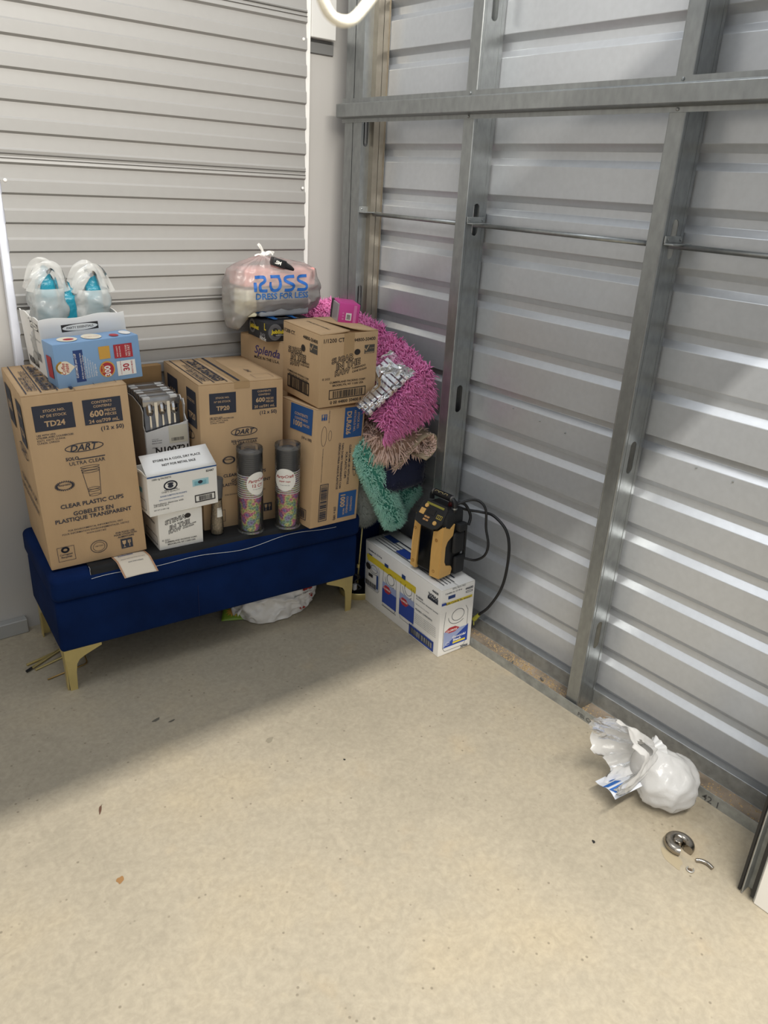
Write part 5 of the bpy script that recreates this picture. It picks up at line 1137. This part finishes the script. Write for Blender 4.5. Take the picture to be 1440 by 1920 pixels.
# bag on the floor by the right wall: stuffed round end, gathered neck, torn open mouth
fb = empty('torn_bag', (0, 0, 0), (0, 0, 0), 'torn white plastic bag lying open on the floor by the ribbed wall', 'bag')
cx, cy, R = 1.592, .722, .083
def ball(u, v):
    th = PI * v; a = 2 * PI * u; p = Vector((math.sin(th) * math.cos(a) * R * 1.0, math.sin(th) * math.sin(a) * R * 1.02, -math.cos(th) * R * .86))
    k = (ridge(p + Vector((2, 5, 1)), 15) - .35) * .017 + (ridge(p + Vector((1, 1, 6)), 42) - .3) * .004; p *= 1 - k / R
    nk = max(0, p.normalized().dot(Vector((-.35, .60, .72)))) ** 6; p += Vector((-.35, .60, .72)) * .03 * nk
    p.z = max(p.z, -.069); return p + Vector((cx, cy, .0705))
M_BAGF = plastic_film('white_floor_bag', 'ffffff', .93)
mb = MB(); mb.grid(ball, 56, 36); mb.build('stuffed_end', M_BAGF, fb, smooth=True)
nkp = Vector((1.580, .765, .142)); ax = Vector((-.93, .30, -.05)).normalized()
def mouth(u, v):
    """flaring open mouth: starts at the gathered neck, opens away from the wall, ragged rim"""
    a = 2 * PI * u; e1 = Vector((.45, .28, .85)).normalized(); e1 = (e1 - ax * e1.dot(ax)).normalized(); e2 = ax.cross(e1)
    L = .118 * (1 + .16 * math.sin(a * 2 + .6) + .10 * math.sin(a * 5) + (.10 if int(u * 23) % 3 == 0 else 0) * (v > .9)); r = .016 + .088 * (v ** .75)
    p = nkp + ax * L * v + e1 * (math.cos(a) * r * .92 + .018 * v) + e2 * math.sin(a) * r * .9
    p += (e1 * math.cos(a) + e2 * math.sin(a)) * (.006 * math.sin(a * 9 + v * 2) * (1 - .3 * v) + (ridge(p, 26) - .3) * .009 * v)
    p.z = max(p.z, .002 + .003 * v); p.x = min(p.x, 1.684); return p
mb = MB(); mb.grid(mouth, 92, 30)
keep = []
for i, fc in enumerate(mb.f):
    iu, iv = divmod(i, 30); uu, vv = iu / 92, iv / 30
    hole = ((uu - .80) / .05) ** 2 + ((vv - .60) / .2) ** 2 < 1
    if not hole: keep.append(fc)
mb.f = keep; mb.build('open_mouth', M_BAGF, fb, smooth=True)
def frill(u, v):
    a = 2 * PI * u; e1 = Vector((.45, .28, .85)).normalized(); e1 = (e1 - ax * e1.dot(ax)).normalized(); e2 = ax.cross(e1); r = .014 + .014 * v * (1 + .3 * math.sin(a * 3))
    return nkp - ax * .02 * v + (e1 * math.cos(a) + e2 * math.sin(a)) * r * (1 + .08 * math.sin(9 * a))
mb = MB(); mb.grid(frill, 60, 8); mb.build('neck_gather', M_BAGF, fb, smooth=True)
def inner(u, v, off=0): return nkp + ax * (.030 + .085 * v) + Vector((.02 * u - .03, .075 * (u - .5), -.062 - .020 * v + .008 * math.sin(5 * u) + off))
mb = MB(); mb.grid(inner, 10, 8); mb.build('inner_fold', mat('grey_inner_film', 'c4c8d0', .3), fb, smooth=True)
for (u0, u1, v0, v1) in ((.15, .35, .35, .9), (.45, .6, .5, .95), (.68, .85, .30, .7)):
    mb = MB(); mb.grid(lambda u, v: inner(u0 + (u1 - u0) * u, v0 + (v1 - v0) * v + .1 * u, .0012), 4, 6); mb.build('blue_print', ink('royal_blue'), fb, smooth=True)

# ---- shaggy rugs piled beside the cartons
def pile(name, parent, surf, n, ln, wd, m, seed, curl=.5, droop=.4, seg=3, out='c'):
    rnd = random.Random(seed); V = []; F = []
    cen = sum((Vector(surf(i / 6 + .01, j / 6 + .01)) for i in range(6) for j in range(6)), Vector()) / 36
    for i in range(n):
        u, v = rnd.random(), rnd.random()
        p = Vector(surf(u, v)); e = .004; du = Vector(surf(min(1, u + e), v)) - Vector(surf(max(0, u - e), v)); dv = Vector(surf(u, min(1, v + e))) - Vector(surf(u, max(0, v - e)))
        nr = du.cross(dv)
        if nr.length < 1e-9: continue
        nr.normalize()
        if out == 'c': nr = nr if nr.dot(p - cen) > 0 else -nr
        elif nr.dot(out) < 0: nr = -nr
        t = Vector((rnd.gauss(0, 1), rnd.gauss(0, 1), rnd.gauss(0, 1))); t = (t - nr * t.dot(nr)).normalized(); b = nr.cross(t)
        L = ln * rnd.uniform(.65, 1.25); d = (nr + t * rnd.uniform(.1, .8) * curl * 1.6 + Vector((0, 0, -droop * rnd.uniform(.2, 1)))).normalized(); w = wd * rnd.uniform(.7, 1.3)
        o = len(V)
        for k in range(seg):
            f = k / seg; c = p - nr * .003 + d * L * f + (t * math.sin(f * 2.2 + i) * .12 * L * curl + Vector((0, 0, -droop * L * .35 * f * f))); r = w * (1.0 if k == 0 else (1.15 - .65 * f))
            for j in range(3): a = 2 * PI * j / 3 + i; V.append(tuple(c + (t * math.cos(a) + b * math.sin(a)) * r))
            if k:
                for j in range(3): F.append((o + (k-1)*3 + j, o + (k-1)*3 + (j+1) % 3, o + k*3 + (j+1) % 3, o + k*3 + j))
        V.append(tuple(p + d * L + Vector((0, 0, -droop * L * .35)))); tip = len(V) - 1
        for j in range(3): F.append((o + (seg-1)*3 + j, o + (seg-1)*3 + (j+1) % 3, tip))
    me = bpy.data.meshes.new(name); me.from_pydata(V, [], F); me.materials.append(m); me.polygons.foreach_set('use_smooth', [True] * len(me.polygons))
    ob = bpy.data.objects.new(name, me); C.objects.link(ob); ob.parent = parent; ob['kind'] = 'stuff'; return ob
def lerp(a, b, t): return a + (b - a) * t
def pl(tab, t):
    for (a, va), (b, vb) in zip(tab, tab[1:]):
        if t <= b: return lerp(va, vb, (t - a) / (b - a))
    return tab[-1][1]
# storage cube that carries the rugs
o = empty('velvet_cube', (1.582, 2.07, 0), (0, 0, 0), 'navy velvet storage cube standing behind the bleach carton under the rugs', 'stool')
soft_box(0, 0, .03, .122, .32, .40, .012, sub=4).build('cube_body', M_NAVYV, o, smooth=True); soft_box(-.003, -.003, .40, .125, .323, .44, .012, sub=4).build('cube_lid', M_NAVYV, o, smooth=True)
for x in (.012, .11):
    for y in (.012, .308): MB().tube([(x, y, 0), (x, y, .035)], [.006, .009], 8).build('leg', M_BLACK, o)

def rug(name, label): return empty(name, (0, 0, 0), (0, 0, 0), label, 'rug', None)
def closed_slab(f_top, f_bot, nu, nv): return MB().grid(f_top, nu, nv).grid(f_bot, nu, nv)
# teal: flat layer, a limb hanging in front of the DLR626 carton and a second limb behind the jump starter
M_TEALP = mat('teal_pile', 'b2e8d8', .9, var=.12, scale=30)
tl = rug('teal_shag_rug', 'teal shag rug hanging in a V shape below the navy rug')
CL = spline([(1.486, 1.935, .66), (1.500, 1.915, .60), (1.528, 1.90, .53), (1.568, 1.895, .455), (1.606, 1.895, .385), (1.634, 1.90, .325)], 10)
def limb_surf(path, wd, th):
    n = len(path) - 1
    def f(u, v):
        t = u * n; i = min(int(t), n - 1); p = path[i].lerp(path[i+1], t - i); tg = (path[i+1] - path[i]).normalized(); yv = Vector((-.35, -.93, .1)).normalized(); s_ = tg.cross(yv).normalized(); yv = s_.cross(tg).normalized()
        a = 2 * PI * v; e = min(1, 9 * min(u, 1 - u) + .25); ca, sa = math.cos(a), math.sin(a)
        return p + s_ * math.copysign(abs(ca) ** .5, ca) * wd * e + yv * math.copysign(abs(sa) ** .6, sa) * th * e
    return f
f1 = limb_surf(CL, .040, .020)
P2 = spline([(1.632, 1.955, .335), (1.655, 1.935, .395), (1.690, 1.93, .44), (1.735, 1.93, .47)], 10); f2 = limb_surf(P2, .048, .024)
MB().grid(f1, 40, 24).grid(f2, 30, 24).build('rug_backing', mat('teal_weave', '3d8373', .95), tl, smooth=True)
pile('rug_pile', tl, lambda u, v: f1(u, 1 - v), 6400, .015, .0023, M_TEALP, 21, curl=1.2, droop=.3); pile('rug_pile', tl, lambda u, v: f2(u, 1 - v), 4000, .014, .0023, M_TEALP, 22, curl=1.2, droop=.3)
# navy
M_NAVP = mat('navy_pile', '0a1436', .85, var=.2, scale=20, sheen=.3)
nv = rug('navy_fur_rug', 'dark navy plush rug folded between the tan and the teal rugs')
def ell_slab(x0, x1, y0, y1, z0, z1, p=.45, wob=.004):
    cx, cy, cz = (x0+x1)/2, (y0+y1)/2, (z0+z1)/2
    def f(u, v):
        a = 2 * PI * u; b = PI * (v - .5); s = lambda t: math.copysign(abs(t) ** p, t)
        q_ = Vector((cx + (x1-x0)/2 * s(math.cos(a)) * abs(math.cos(b)) ** p, cy + (y1-y0)/2 * s(math.sin(a)) * abs(math.cos(b)) ** p, cz + (z1-z0)/2 * s(math.sin(b))))
        q_.z += wob * fbm(q_, 16, 2); return q_
    return f
fn = ell_slab(1.530, 1.735, 1.835, 2.36, .468, .615); MB().grid(fn, 48, 24).build('rug_backing', M_NAVP, nv, smooth=True)
pile('rug_pile', nv, fn, 7000, .010, .0007, M_NAVP, 31, curl=.6, droop=.6, seg=2)
# tan with curled backing
M_TANP = mat('dusty_tan_pile', 'f0d2c4', .9, var=.08, scale=30)
tn = rug('tan_shag_rug', 'dusty tan shag rug with a curled beige backing under the pink rug')
ft = ell_slab(1.488, 1.725, 1.835, 2.36, .600, .70, .5); MB().grid(ft, 48, 24).build('rug_backing', mat('tan_weave', '96796a', .95), tn, smooth=True)
pile('rug_pile', tn, ft, 2600, .032, .0032, M_TANP, 41, curl=.7, droop=1.0)
CUR = spline([(1.560, 0, .572), (1.590, 0, .602), (1.622, 0, .640), (1.655, 0, .672), (1.688, 0, .684), (1.704, 0, .668), (1.698, 0, .640), (1.672, 0, .622), (1.64, 0, .612)], 7)
def fc(u, v, off=0):
    n = len(CUR) - 1; t = u * n; i = min(int(t), n - 1); p = CUR[i].lerp(CUR[i+1], t - i); tg = (CUR[i+1] - CUR[i]).normalized(); nr = Vector((-tg.z, 0, tg.x))
    q_ = p + nr * off; q_.y = lerp(1.775 + .06 * (1 - u), 1.93, v); return q_
MB().grid(lambda u, v: fc(u, v), 50, 6).build('curled_edge', mat('beige_backing', 'a8987f', .9, bump=.15, bscale=400), tn, smooth=True, solid=.006)
pile('rug_pile', tn, lambda u, v: fc(.45 + .5 * u, 1 - v, -.004), 420, .018, .0026, M_TANP, 43, curl=.7, droop=.7, out=Vector((-.3, -1, 0)))
pile('rug_pile', tn, lambda u, v: fc(.02 + .3 * (1 - u), .02 + .2 * v, -.004), 160, .028, .0028, M_TANP, 44, curl=.7, droop=1.0, out=Vector((-.5, -1, 0)))
# pink
M_PINKP = mat('pink_pile', 'ea8cc2', .9, var=.08, scale=26)
pk = rug('pink_shag_rug', 'pink shag rug draped over the top of the rug pile')
def fp(u, v):
    """u: front skirt then back along the wall, v: low left edge to high right ridge"""
    zl = pl([(0, .735), (.4, .80), (.75, .90), (1, .985)], u); zh = pl([(0, .905), (.3, .945), (.7, 1.0), (1, 1.035)], u); y = pl([(0, 1.845), (1, 2.405)], u)
    xl = pl([(0, 1.497), (.2, 1.50), (.5, 1.535), (1, 1.55)], u); xh = pl([(0, 1.690), (.1, 1.693), (.3, 1.72), (.7, 1.72), (1, 1.69)], u)
    e = v ** .72; z = lerp(zl, zh, e) + .012 * math.sin(PI * v); return Vector((lerp(xl, xh, v), y, z + .006 * fbm((v * 3, u * 6, 0), 1.5, 2)))
def fsk(u, v):
    t = fp(0, v); zb = lerp(.688, .748, v); k = u; z = lerp(t.z, zb, k); return Vector((t.x + .004 * math.sin(k * 3), t.y - .020 * math.sin(PI * min(1, k * .75)), z))
def fside(u, v):
    t = fp(v, 0); return Vector((t.x - .003, t.y, lerp(t.z, t.z - .07, u)))
MB().grid(fp, 40, 24).grid(fsk, 10, 24).build('rug_backing', mat('pink_weave', 'a34f86', .95), pk, smooth=True)
UPV = Vector((-.6, -.4, 1))
pile('rug_pile', pk, fp, 4600, .029, .0036, M_PINKP, 51, curl=.9, droop=.7, out=UPV)
def nflip(f):
    a = (Vector(f(.51, .5)) - Vector(f(.49, .5))).cross(Vector(f(.5, .51)) - Vector(f(.5, .49))); return f if a.y < 0 else (lambda u, v: f(1 - u, v))
pile('rug_pile', pk, nflip(fsk), 1300, .028, .0036, M_PINKP, 52, curl=.9, droop=.8, out=Vector((-.3, -1, .1)))
# grey fur under the teal limb
M_GREYF = mat('grey_fur', 'a5aaa6', .95, var=.12, scale=25)
gf_ = rug('grey_fur_rug', 'small grey fur piece tucked under the teal rug beside the bench')
fg = ell_slab(1.535, 1.645, 1.985, 2.075, .30, .52, .75, .01); MB().grid(fg, 32, 20).build('rug_backing', M_GREYF, gf_, smooth=True); pile('rug_pile', gf_, fg, 6000, .014, .0006, M_GREYF, 61, curl=.8, droop=.8, seg=2)

# cutlery bundle in a clear bag on the pink rug
o = empty('cutlery_bundle', (0, 0, 0), (0, 0, 0), 'clear bag of silver cutlery with striped handle ends lying on the pink rug', 'cutlery')
M_BAND = mat('dark_band', '262324', .4); M_PALE = mat('pale_pink_handle', 'cdbdb6', .4); e0, e1 = Vector((1.462, 1.852, .765)), Vector((1.612, 1.855, .862)); back = Vector((-.010, .10, .042)); nrm = (e1 - e0).cross(back).normalized()
if nrm.z < 0: nrm = -nrm
for i in range(10):
    a = e0.lerp(e1, i / 9.3); sd = (e1 - e0).normalized() * .0068
    def bar(t0, t1, h0, m, nm, par, k=1.0):
        p, q_ = a + back * t0, a + back * t1; up = nrm * h0
        mb = MB(); V = [p - sd * k, p + sd * k, p + sd * k + up, p - sd * k + up, q_ - sd * k, q_ + sd * k, q_ + sd * k + up, q_ - sd * k + up]
        mb.add([v + nrm * .012 for v in V], [(0, 1, 2, 3), (4, 5, 6, 7), (0, 1, 5, 4), (1, 2, 6, 5), (2, 3, 7, 6), (3, 0, 4, 7)]); return mb.build(nm, m, par)
    h_ = bar(.02, .52 if a.x < 1.535 else 1.0, .012, M_CHROME, 'handle', o); bar(-.03, .05, .013, M_BAND if i % 3 == 1 else M_PALE, 'handle_end', h_, .95); bar(.10, .16, .0135, M_PALE if i % 2 else M_BAND, 'handle_band', h_, 1.02)
def fbag(u, v): return e0 + (e1 - e0) * (1.28 * u - .12) + back * ((.62 + .6 * min(1, max(0, (u - .45) * 6))) * v - .12) + nrm * (.034 + .012 * math.sin(u * 9 + v * 5) * math.sin(PI * v) + .008 * fbm((u * 4, v * 4, 2), 2, 2) - .05 * max(0, u - .82))
MB().grid(fbag, 30, 24).build('clear_bag', M_CLEAR, o, smooth=True)

# ---- yellow and black jump starter
jx = empty('jump_starter', (1.5605, 1.7235, .2605), (0, 0, -PI/2 + .06), 'black and yellow portable jump starter standing on the bleach carton', 'jump starter')
JW, JD, JH = .130, .108, .235; M_YEL = mat('amber_plastic', 'dcae66', .5, var=.03, scale=30); M_DK = mat('matt_black_plastic', '1b1c1f', .6, bump=.05, bscale=500); M_DK2 = mat('black_gloss', '0b0c0e', .2)
def taper(mb):
    out = []
    for x, y, z in mb.v:
        k = z / JH; x = JW / 2 + (x - JW / 2) * (1 - .08 * k * k); y = JD / 2 + (y - JD / 2) * (1 - .06 * k) + .030 * max(0, k - .70) ** 1 * (1 if y < JD / 2 else .2); out.append((x, y, z))
    mb.v = out; return mb
taper(soft_box(0, .004, .004, JW, JD, JH, .018, sub=6)).build('housing', M_DK, jx, smooth=True)
taper(MB().bbox(.010, .010, 0, JW - .010, JD - .010, .008, .003, 1)).build('foot', M_BLACK, jx)
taper(MB().bbox(.030, -.003, .02, .092, .006, .168, .004, 2)).build('front_panel', M_DK2, jx, smooth=40)
def yplate(poly, a, b, f): return taper(MB().prism(poly, a, b, f)).build('bumper', M_YEL, jx)
yl = yplate([(0, .010), (.024, .006), (.028, .10), (.030, .168), (.020, .172), (.004, .195), (-.001, .20), (-.002, .10)], -.004, .010, lambda u, v, t: (u, t, v))
yplate([(0, .010), (.012, .010), (.014, .195), (.004, .198)], -.003, .004, lambda u, v, t: (t, u, v))
yr = yplate([(.092, .006), (JW + .002, .010), (JW + .003, .19), (.125, .185), (.112, .172), (.094, .166), (.090, .10)], -.005, .010, lambda u, v, t: (u, t, v))
yside = yplate([(-.004, .010), (.050, .012), (.055, .030), (.050, .042), (.024, .050), (.016, .066), (.016, .118), (.024, .136), (.048, .152), (.052, .19), (.034, .176), (-.004, .19)], 0, .006, lambda u, v, t: (JW - .001 + t, u, v))
for px, pz in ((.108, .028), (.110, .140), (.012, .03), (.012, .15)):
    mb = MB(); ring = [(px + .0045 * math.cos(2*PI*k/16), -.0055 + .0014, pz + .0045 * math.sin(2*PI*k/16)) for k in range(17)]; mb.tube(ring, .0009, 6, False); mb.build('bolt', mat('dark_amber', '9a6a26', .5), jx)
# sloping control panel
ca = math.radians(-38); pc = Vector((JW / 2, .012, .200)); PU, PV = Vector((1, 0, 0)), Vector((0, math.sin(-ca), math.cos(ca))); PN = PU.cross(PV) * 1
if PN.y > 0: PN = -PN
def cp(a, b, off): return pc + PU * a + PV * b + PN * (.006 + off)
def plate(poly, t, name, m, par=jx): mb = MB(); mb.prism(poly, 0, t, lambda u, v, k: cp(u, v, k)); return mb.build(name, m, par)
cpn = plate([(-.056, -.012), (-.046, -.030), (-.02, -.036), (.03, -.036), (.05, -.028), (.060, -.005), (.054, .040), (.046, .050), (-.046, .050), (-.056, .040)], .006, 'control_panel', M_DK)
def sub(poly, name, m): mb = MB(); mb.prism(poly, .006, .008, lambda u, v, k: cp(u, v, k)); return mb.build(name, m, cpn)
R_ = lambda a, b, c, d: [(a, b), (c, b), (c, d), (a, d)]
sub(R_(-.018, .006, .016, .026), 'display', mat('lcd_glass', '23282c', .1)); sub(R_(-.046, -.002, -.026, .018), 'warning_label', M_YEL); sub(R_(-.036, .036, .040, .043), 'top_stripe', mat('olive_yellow', '8f8a36', .5))
for a, b in ((-.018, -.008), (-.018, -.018), (-.006, -.008), (-.006, -.018)): sub(R_(a, b, a + .010, b + .006), 'button', mat('tan_button', 'c0915f', .5))
sub(R_(.028, .002, .050, .016), 'gauge_label', mat('dull_yellow', 'b6a24a', .5))
for a in (.0302, .0372, .0442): mb = MB(); mb.prism(R_(a, .004, a + .0045, .014), .008, .0085, lambda u, v, k: cp(u, v, k)); mb.build('gauge_mark', M_DK, cpn)
for a, b in ((-.030, .030), (.034, -.014)):
    mb = MB(); mb.prism([(a + .007 * math.cos(2*PI*k/20), b + .007 * math.sin(2*PI*k/20)) for k in range(20)], .006, .010, lambda u, v, k: cp(u, v, k)); mb.build('power_knob', M_YEL, cpn)
# handle
HZ = JH + .032; ya = .062
for x, s_ in ((.014, 1), (JW - .014, -1)):
    pst = MB().tube(spline([(x, ya, JH - .012), (x, ya, JH + .012), (x + s_ * .003, ya, JH + .024), (x + s_ * .016, ya, HZ)], 5), .0085, 12).build('handle_post', M_BLACK, jx, smooth=True)
    MB().tube([(x, ya, JH + .001), (x, ya, JH + .006)], .0095, 14).build('collar', M_GALV, pst, smooth=40)
grip = MB().tube([(.026, ya, HZ), (JW - .028, ya, HZ)], .0115, 14).build('grip', M_BLACK, jx, smooth=40)
MB().tube([(JW - .028, ya, HZ), (JW - .022, ya, HZ)], .0105, 14).build('collar', M_GALV, jx, smooth=40); MB().tube([(.020, ya, HZ), (.026, ya, HZ)], .0105, 14).build('collar', M_GALV, jx, smooth=40)
for k, x in enumerate((.034, .052, .074)):
    z = HZ + .0118; y = ya - .002
    MB().tube([(x, y - .009, z - .0035), (x + .002, y - .004, z - .001), (x + .014, y - .004, z - .001), (x + .017 - .004 * (k == 2), y - .009, z - .0035)], .0007, 5).build('grip_line', mat('pale_yellow_line', 'cfc08a', .5), grip)
MB().tube(spline([(.086, .075, JH), (.092, .075, JH + .012), (.10, .078, JH + .004)], 5), .009, 10).build('clamp_knob', mat('dark_red_plastic', '5a1c1c', .4), jx, smooth=True)
# clamp blocks and socket cover on the right side
taper(MB().bbox(JW, .060, .165, JW + .024, .100, .192, .005, 2)).build('clamp_head', M_DK, jx, smooth=40); taper(MB().bbox(JW - .002, .048, .085, JW + .014, .102, .160, .010, 3)).build('clamp_body', M_DK, jx, smooth=True)
taper(MB().bbox(JW - .002, .058, .010, JW + .016, .106, .075, .008, 3)).build('socket_cover', M_DK, jx, smooth=True); taper(MB().bbox(JW + .002, .102, .055, JW + .012, .112, .17, .003, 2)).build('side_rail', M_BLACK, jx)
inv = (Matrix.Translation(jx.location) @ Euler(jx.rotation_euler).to_matrix().to_4x4()).inverted()
def cord(pts, r, name='cord'): MB().tube([inv @ p for p in spline(pts, 8)], r, 10).build(name, M_BLACK, jx, smooth=True)
cord([(1.660, 1.64, .49), (1.70, 1.62, .475), (1.735, 1.59, .47), (1.745, 1.545, .471), (1.748, 1.49, .443), (1.748, 1.466, .389), (1.746, 1.463, .301), (1.742, 1.475, .227), (1.735, 1.51, .15), (1.73, 1.545, .105)], .0048)
cord([(1.640, 1.63, .50), (1.685, 1.60, .52), (1.700, 1.57, .522), (1.705, 1.545, .50), (1.708, 1.538, .439), (1.706, 1.519, .389), (1.702, 1.525, .348), (1.695, 1.556, .319), (1.68, 1.585, .316), (1.662, 1.595, .325)], .0042)
cord([(1.650, 1.625, .51), (1.68, 1.615, .50), (1.70, 1.605, .46), (1.69, 1.60, .43)], .005)
MB().tube([inv @ Vector((1.73, 1.545, .105)), inv @ Vector((1.726, 1.562, .078))], [.006, .008], 8).build('plug', mat('yellow_green_plug', 'a3a13c', .5), jx)
MB().tube([inv @ Vector((1.726, 1.562, .078)), inv @ Vector((1.722, 1.556, .060))], .0016, 6).build('plug_pin', mat('yellow_green_plug', 'a3a13c', .5), jx)

# ---- floor lamp base and pole behind the bench leg
o = empty('lamp_stand', (1.595, 2.052, 0), (0, 0, 0), 'gold rimmed lamp stand with thin pole between the bench and the bleach carton', 'lamp')
MB().lathe([(0, 0), (.070, 0), (.072, .003), (.072, .024), (.070, .026), (.069, .026)], 40).build('base_rim', M_GOLD, o, smooth=40); MB().lathe([(0, .0262), (.0695, .0262), (.0695, .024)], 36).build('base_top', M_BLACK, o, smooth=40)
MB().tube([(-.026, -.026, .026), (-.020, -.026, .16), (-.012, -.026, .33)], .0035, 8).build('pole', M_GOLD, o, smooth=True)
MB().tube([(-.024, -.026, .12), (-.0235, -.026, .135)], .006, 8).build('pole_joint', M_GOLD, o)
MB().tube(spline([(-.05, -.03, .03), (-.03, -.055, .05), (-.045, -.035, .07), (-.03, -.045, .09), (-.05, -.04, .105)], 7), .004, 8).build('coiled_cord', M_BLACK, o, smooth=True)
MB().bbox(-.062, -.055, .045, -.048, -.043, .070, .002, 1).build('plug', mat('grey_plug', 'a8a8a8', .5), o)
# gold tubes and bent wire under the left end of the bench
for i, (a, b, r) in enumerate((((.445, 2.205, .006), (.62, 2.30, .006), .0045), ((.438, 2.232, .0045), (.60, 2.272, .0045), .004), ((.452, 2.192, .004), (.61, 2.235, .004), .0036))):
    t = empty('gold_rod', (0, 0, 0), (0, 0, 0), ('gold rod with a black tip lying under the left end of the bench', 'middle plain gold rod lying under the left end of the bench', 'gold rod nearest the viewer under the left end of the bench')[i], 'rod', 'gold rods under the bench')
    MB().tube([a, b], r, 8).build('rod', M_GOLD, t, smooth=40)
    if i == 0: MB().tube([Vector(a) + Vector((-.018, -.0098, 0)), a], r * .95, 8).build('tip', M_BLACK, t, smooth=40)
MB().tube([(.468, 2.122, .003), (.585, 2.140, .003), (.592, 2.144, .003), (.596, 2.152, .004), (.600, 2.215, .03)], .0025, 8).build('bent_wire', mat('brass_wire', 'a78a55', .35, .8), smooth=True, label='thin bent brass wire on the floor behind the left front bench leg', cat='wire')
# small green packet
o = empty('green_packet', (0, 0, 0), (0, 0, 0), 'small green packet with a yellow sunburst on the floor under the bench', 'packet')
mb = MB(); mb.grid(lambda u, v: (1.058 + .075 * u + .035 * v, 2.135 - .035 * u + .05 * v, .004 + .010 * math.sin(PI * u) * math.sin(PI * v) + .02 * v), 8, 8); mb.build('pouch', mat('leaf_green_film', '7d9a32', .4, var=.15, scale=30), o, smooth=True, solid=.002)
def pf(a, b, off): return Vector((1.058 + .075 * a + .035 * b, 2.135 - .035 * a + .05 * b, .0058 + .010 * math.sin(PI * a) * math.sin(PI * b) + .02 * b + off))
st = [(.5 + (.38 if i % 2 else .24) * math.cos(PI * i / 12), .5 + (.38 if i % 2 else .24) * math.sin(PI * i / 12)) for i in range(24)]; PR.put(o, (pf, None, None, None, 1, 1), 'gold_ink', 'G', ([(.5, .5)] + st, [(0, 1 + i, 1 + (i + 1) % 24) for i in range(24)]))

# ---- broken disc padlock
M_STEEL = mat('polished_steel', 'a39c92', .2, 1.0, var=.06, scale=30)
pd = empty('disc_padlock', (1.492, .604, 0), (0, 0, math.radians(-118)), 'polished steel disc padlock with an open notch on the floor by the torn bag', 'padlock')
def disc(u, v):
    a0 = math.radians(28); a = a0 + (2 * PI - 2 * a0) * u; b = 2 * PI * v; rc, hr, hz = .0235, .0125, .0115
    return ((rc + hr * math.cos(b)) * math.cos(a), (rc + hr * math.cos(b)) * math.sin(a), .0118 + hz * math.sin(b))
mb = MB(); mb.grid(disc, 48, 20)
for e in (0, 48): mb.f.append(tuple(e * 21 + j for j in range(20)))
mb.build('lock_body', M_STEEL, pd, smooth=40)
MB().lathe([(0, .0205), (.008, .0205), (.0105, .019), (.0125, .012), (.0125, .004), (0, .004)], 28, (-.006, 0, 0)).build('keyway_boss', M_STEEL, pd, smooth=40)
MB().tube([(.0165 * math.cos(a) - .004, .0165 * math.sin(a), .0215) for a in [2.2 + .22 * i for i in range(10)]], .0012, 6).build('embossed_ring', M_STEEL, pd, smooth=True)
MB().tube(spline([(1.486, .5545, .005), (1.494, .546, .006), (1.499, .532, .006), (1.497, .517, .005)], 6), .0046, 10).build('lock_shackle', M_STEEL, smooth=40, label='cut curved steel shackle on the floor beside the padlock', cat='shackle')
o = empty('lock_fragment', (1.452, .548, 0), (0, 0, .6), 'tiny broken ring of metal on the floor next to the cut shackle', 'fragment')
MB().tube([(.008 * math.cos(a), .008 * math.sin(a), .003) for a in [.5 + .3 * i for i in range(17)]], .0017, 6).build('ring', mat('bright_metal', 'd8d6d0', .3, .7), o, smooth=True); MB().bbox(-.004, -.004, .0005, .004, .005, .003, .0008, 1).build('core', mat('rust_core', '5a4a3a', .7), o)

# ---- specks and stains with shapes of their own on the slab
def spot(x, y, r, col, el=1.0, rot=0.0, name='floor_stain'):
    mb = MB(); n = 18; mb.add([(0, 0, 0)] + [(r * el * (1 + .25 * math.sin(3 * t + x * 9)) * math.cos(t), r * (1 + .2 * math.cos(2 * t + y * 7)) * math.sin(t), 0) for t in [2 * PI * k / n for k in range(n)]], [(0, 1 + k, 1 + (k + 1) % n) for k in range(n)])
    ob = mb.build(name, mat('stain_' + col, col, .7), bpy.data.objects['floor']); ob.location = (x, y, .0006); ob.rotation_euler = (0, 0, rot)
for a in ((1.448, .592, .016, 'a3967c', 2.0, 1.2), (.659, 1.762, .006, '5f5a50', 2.0, .2), (.693, 1.733, .004, '5f5a50', 2.4, .1), (.373, 1.291, .007, '8f6a40', 1.4, 1), (.879, 1.504, .008, '8a8271', 1.6, .3), (1.334, .737, .004, '1e1c1a', 1.3, .8), (.411, 1.519, .003, '5a3f30', 5, 1.1), (1.005, 1.32, .003, '1e1c1a', 1, 0)): spot(*a)
PR.finish()
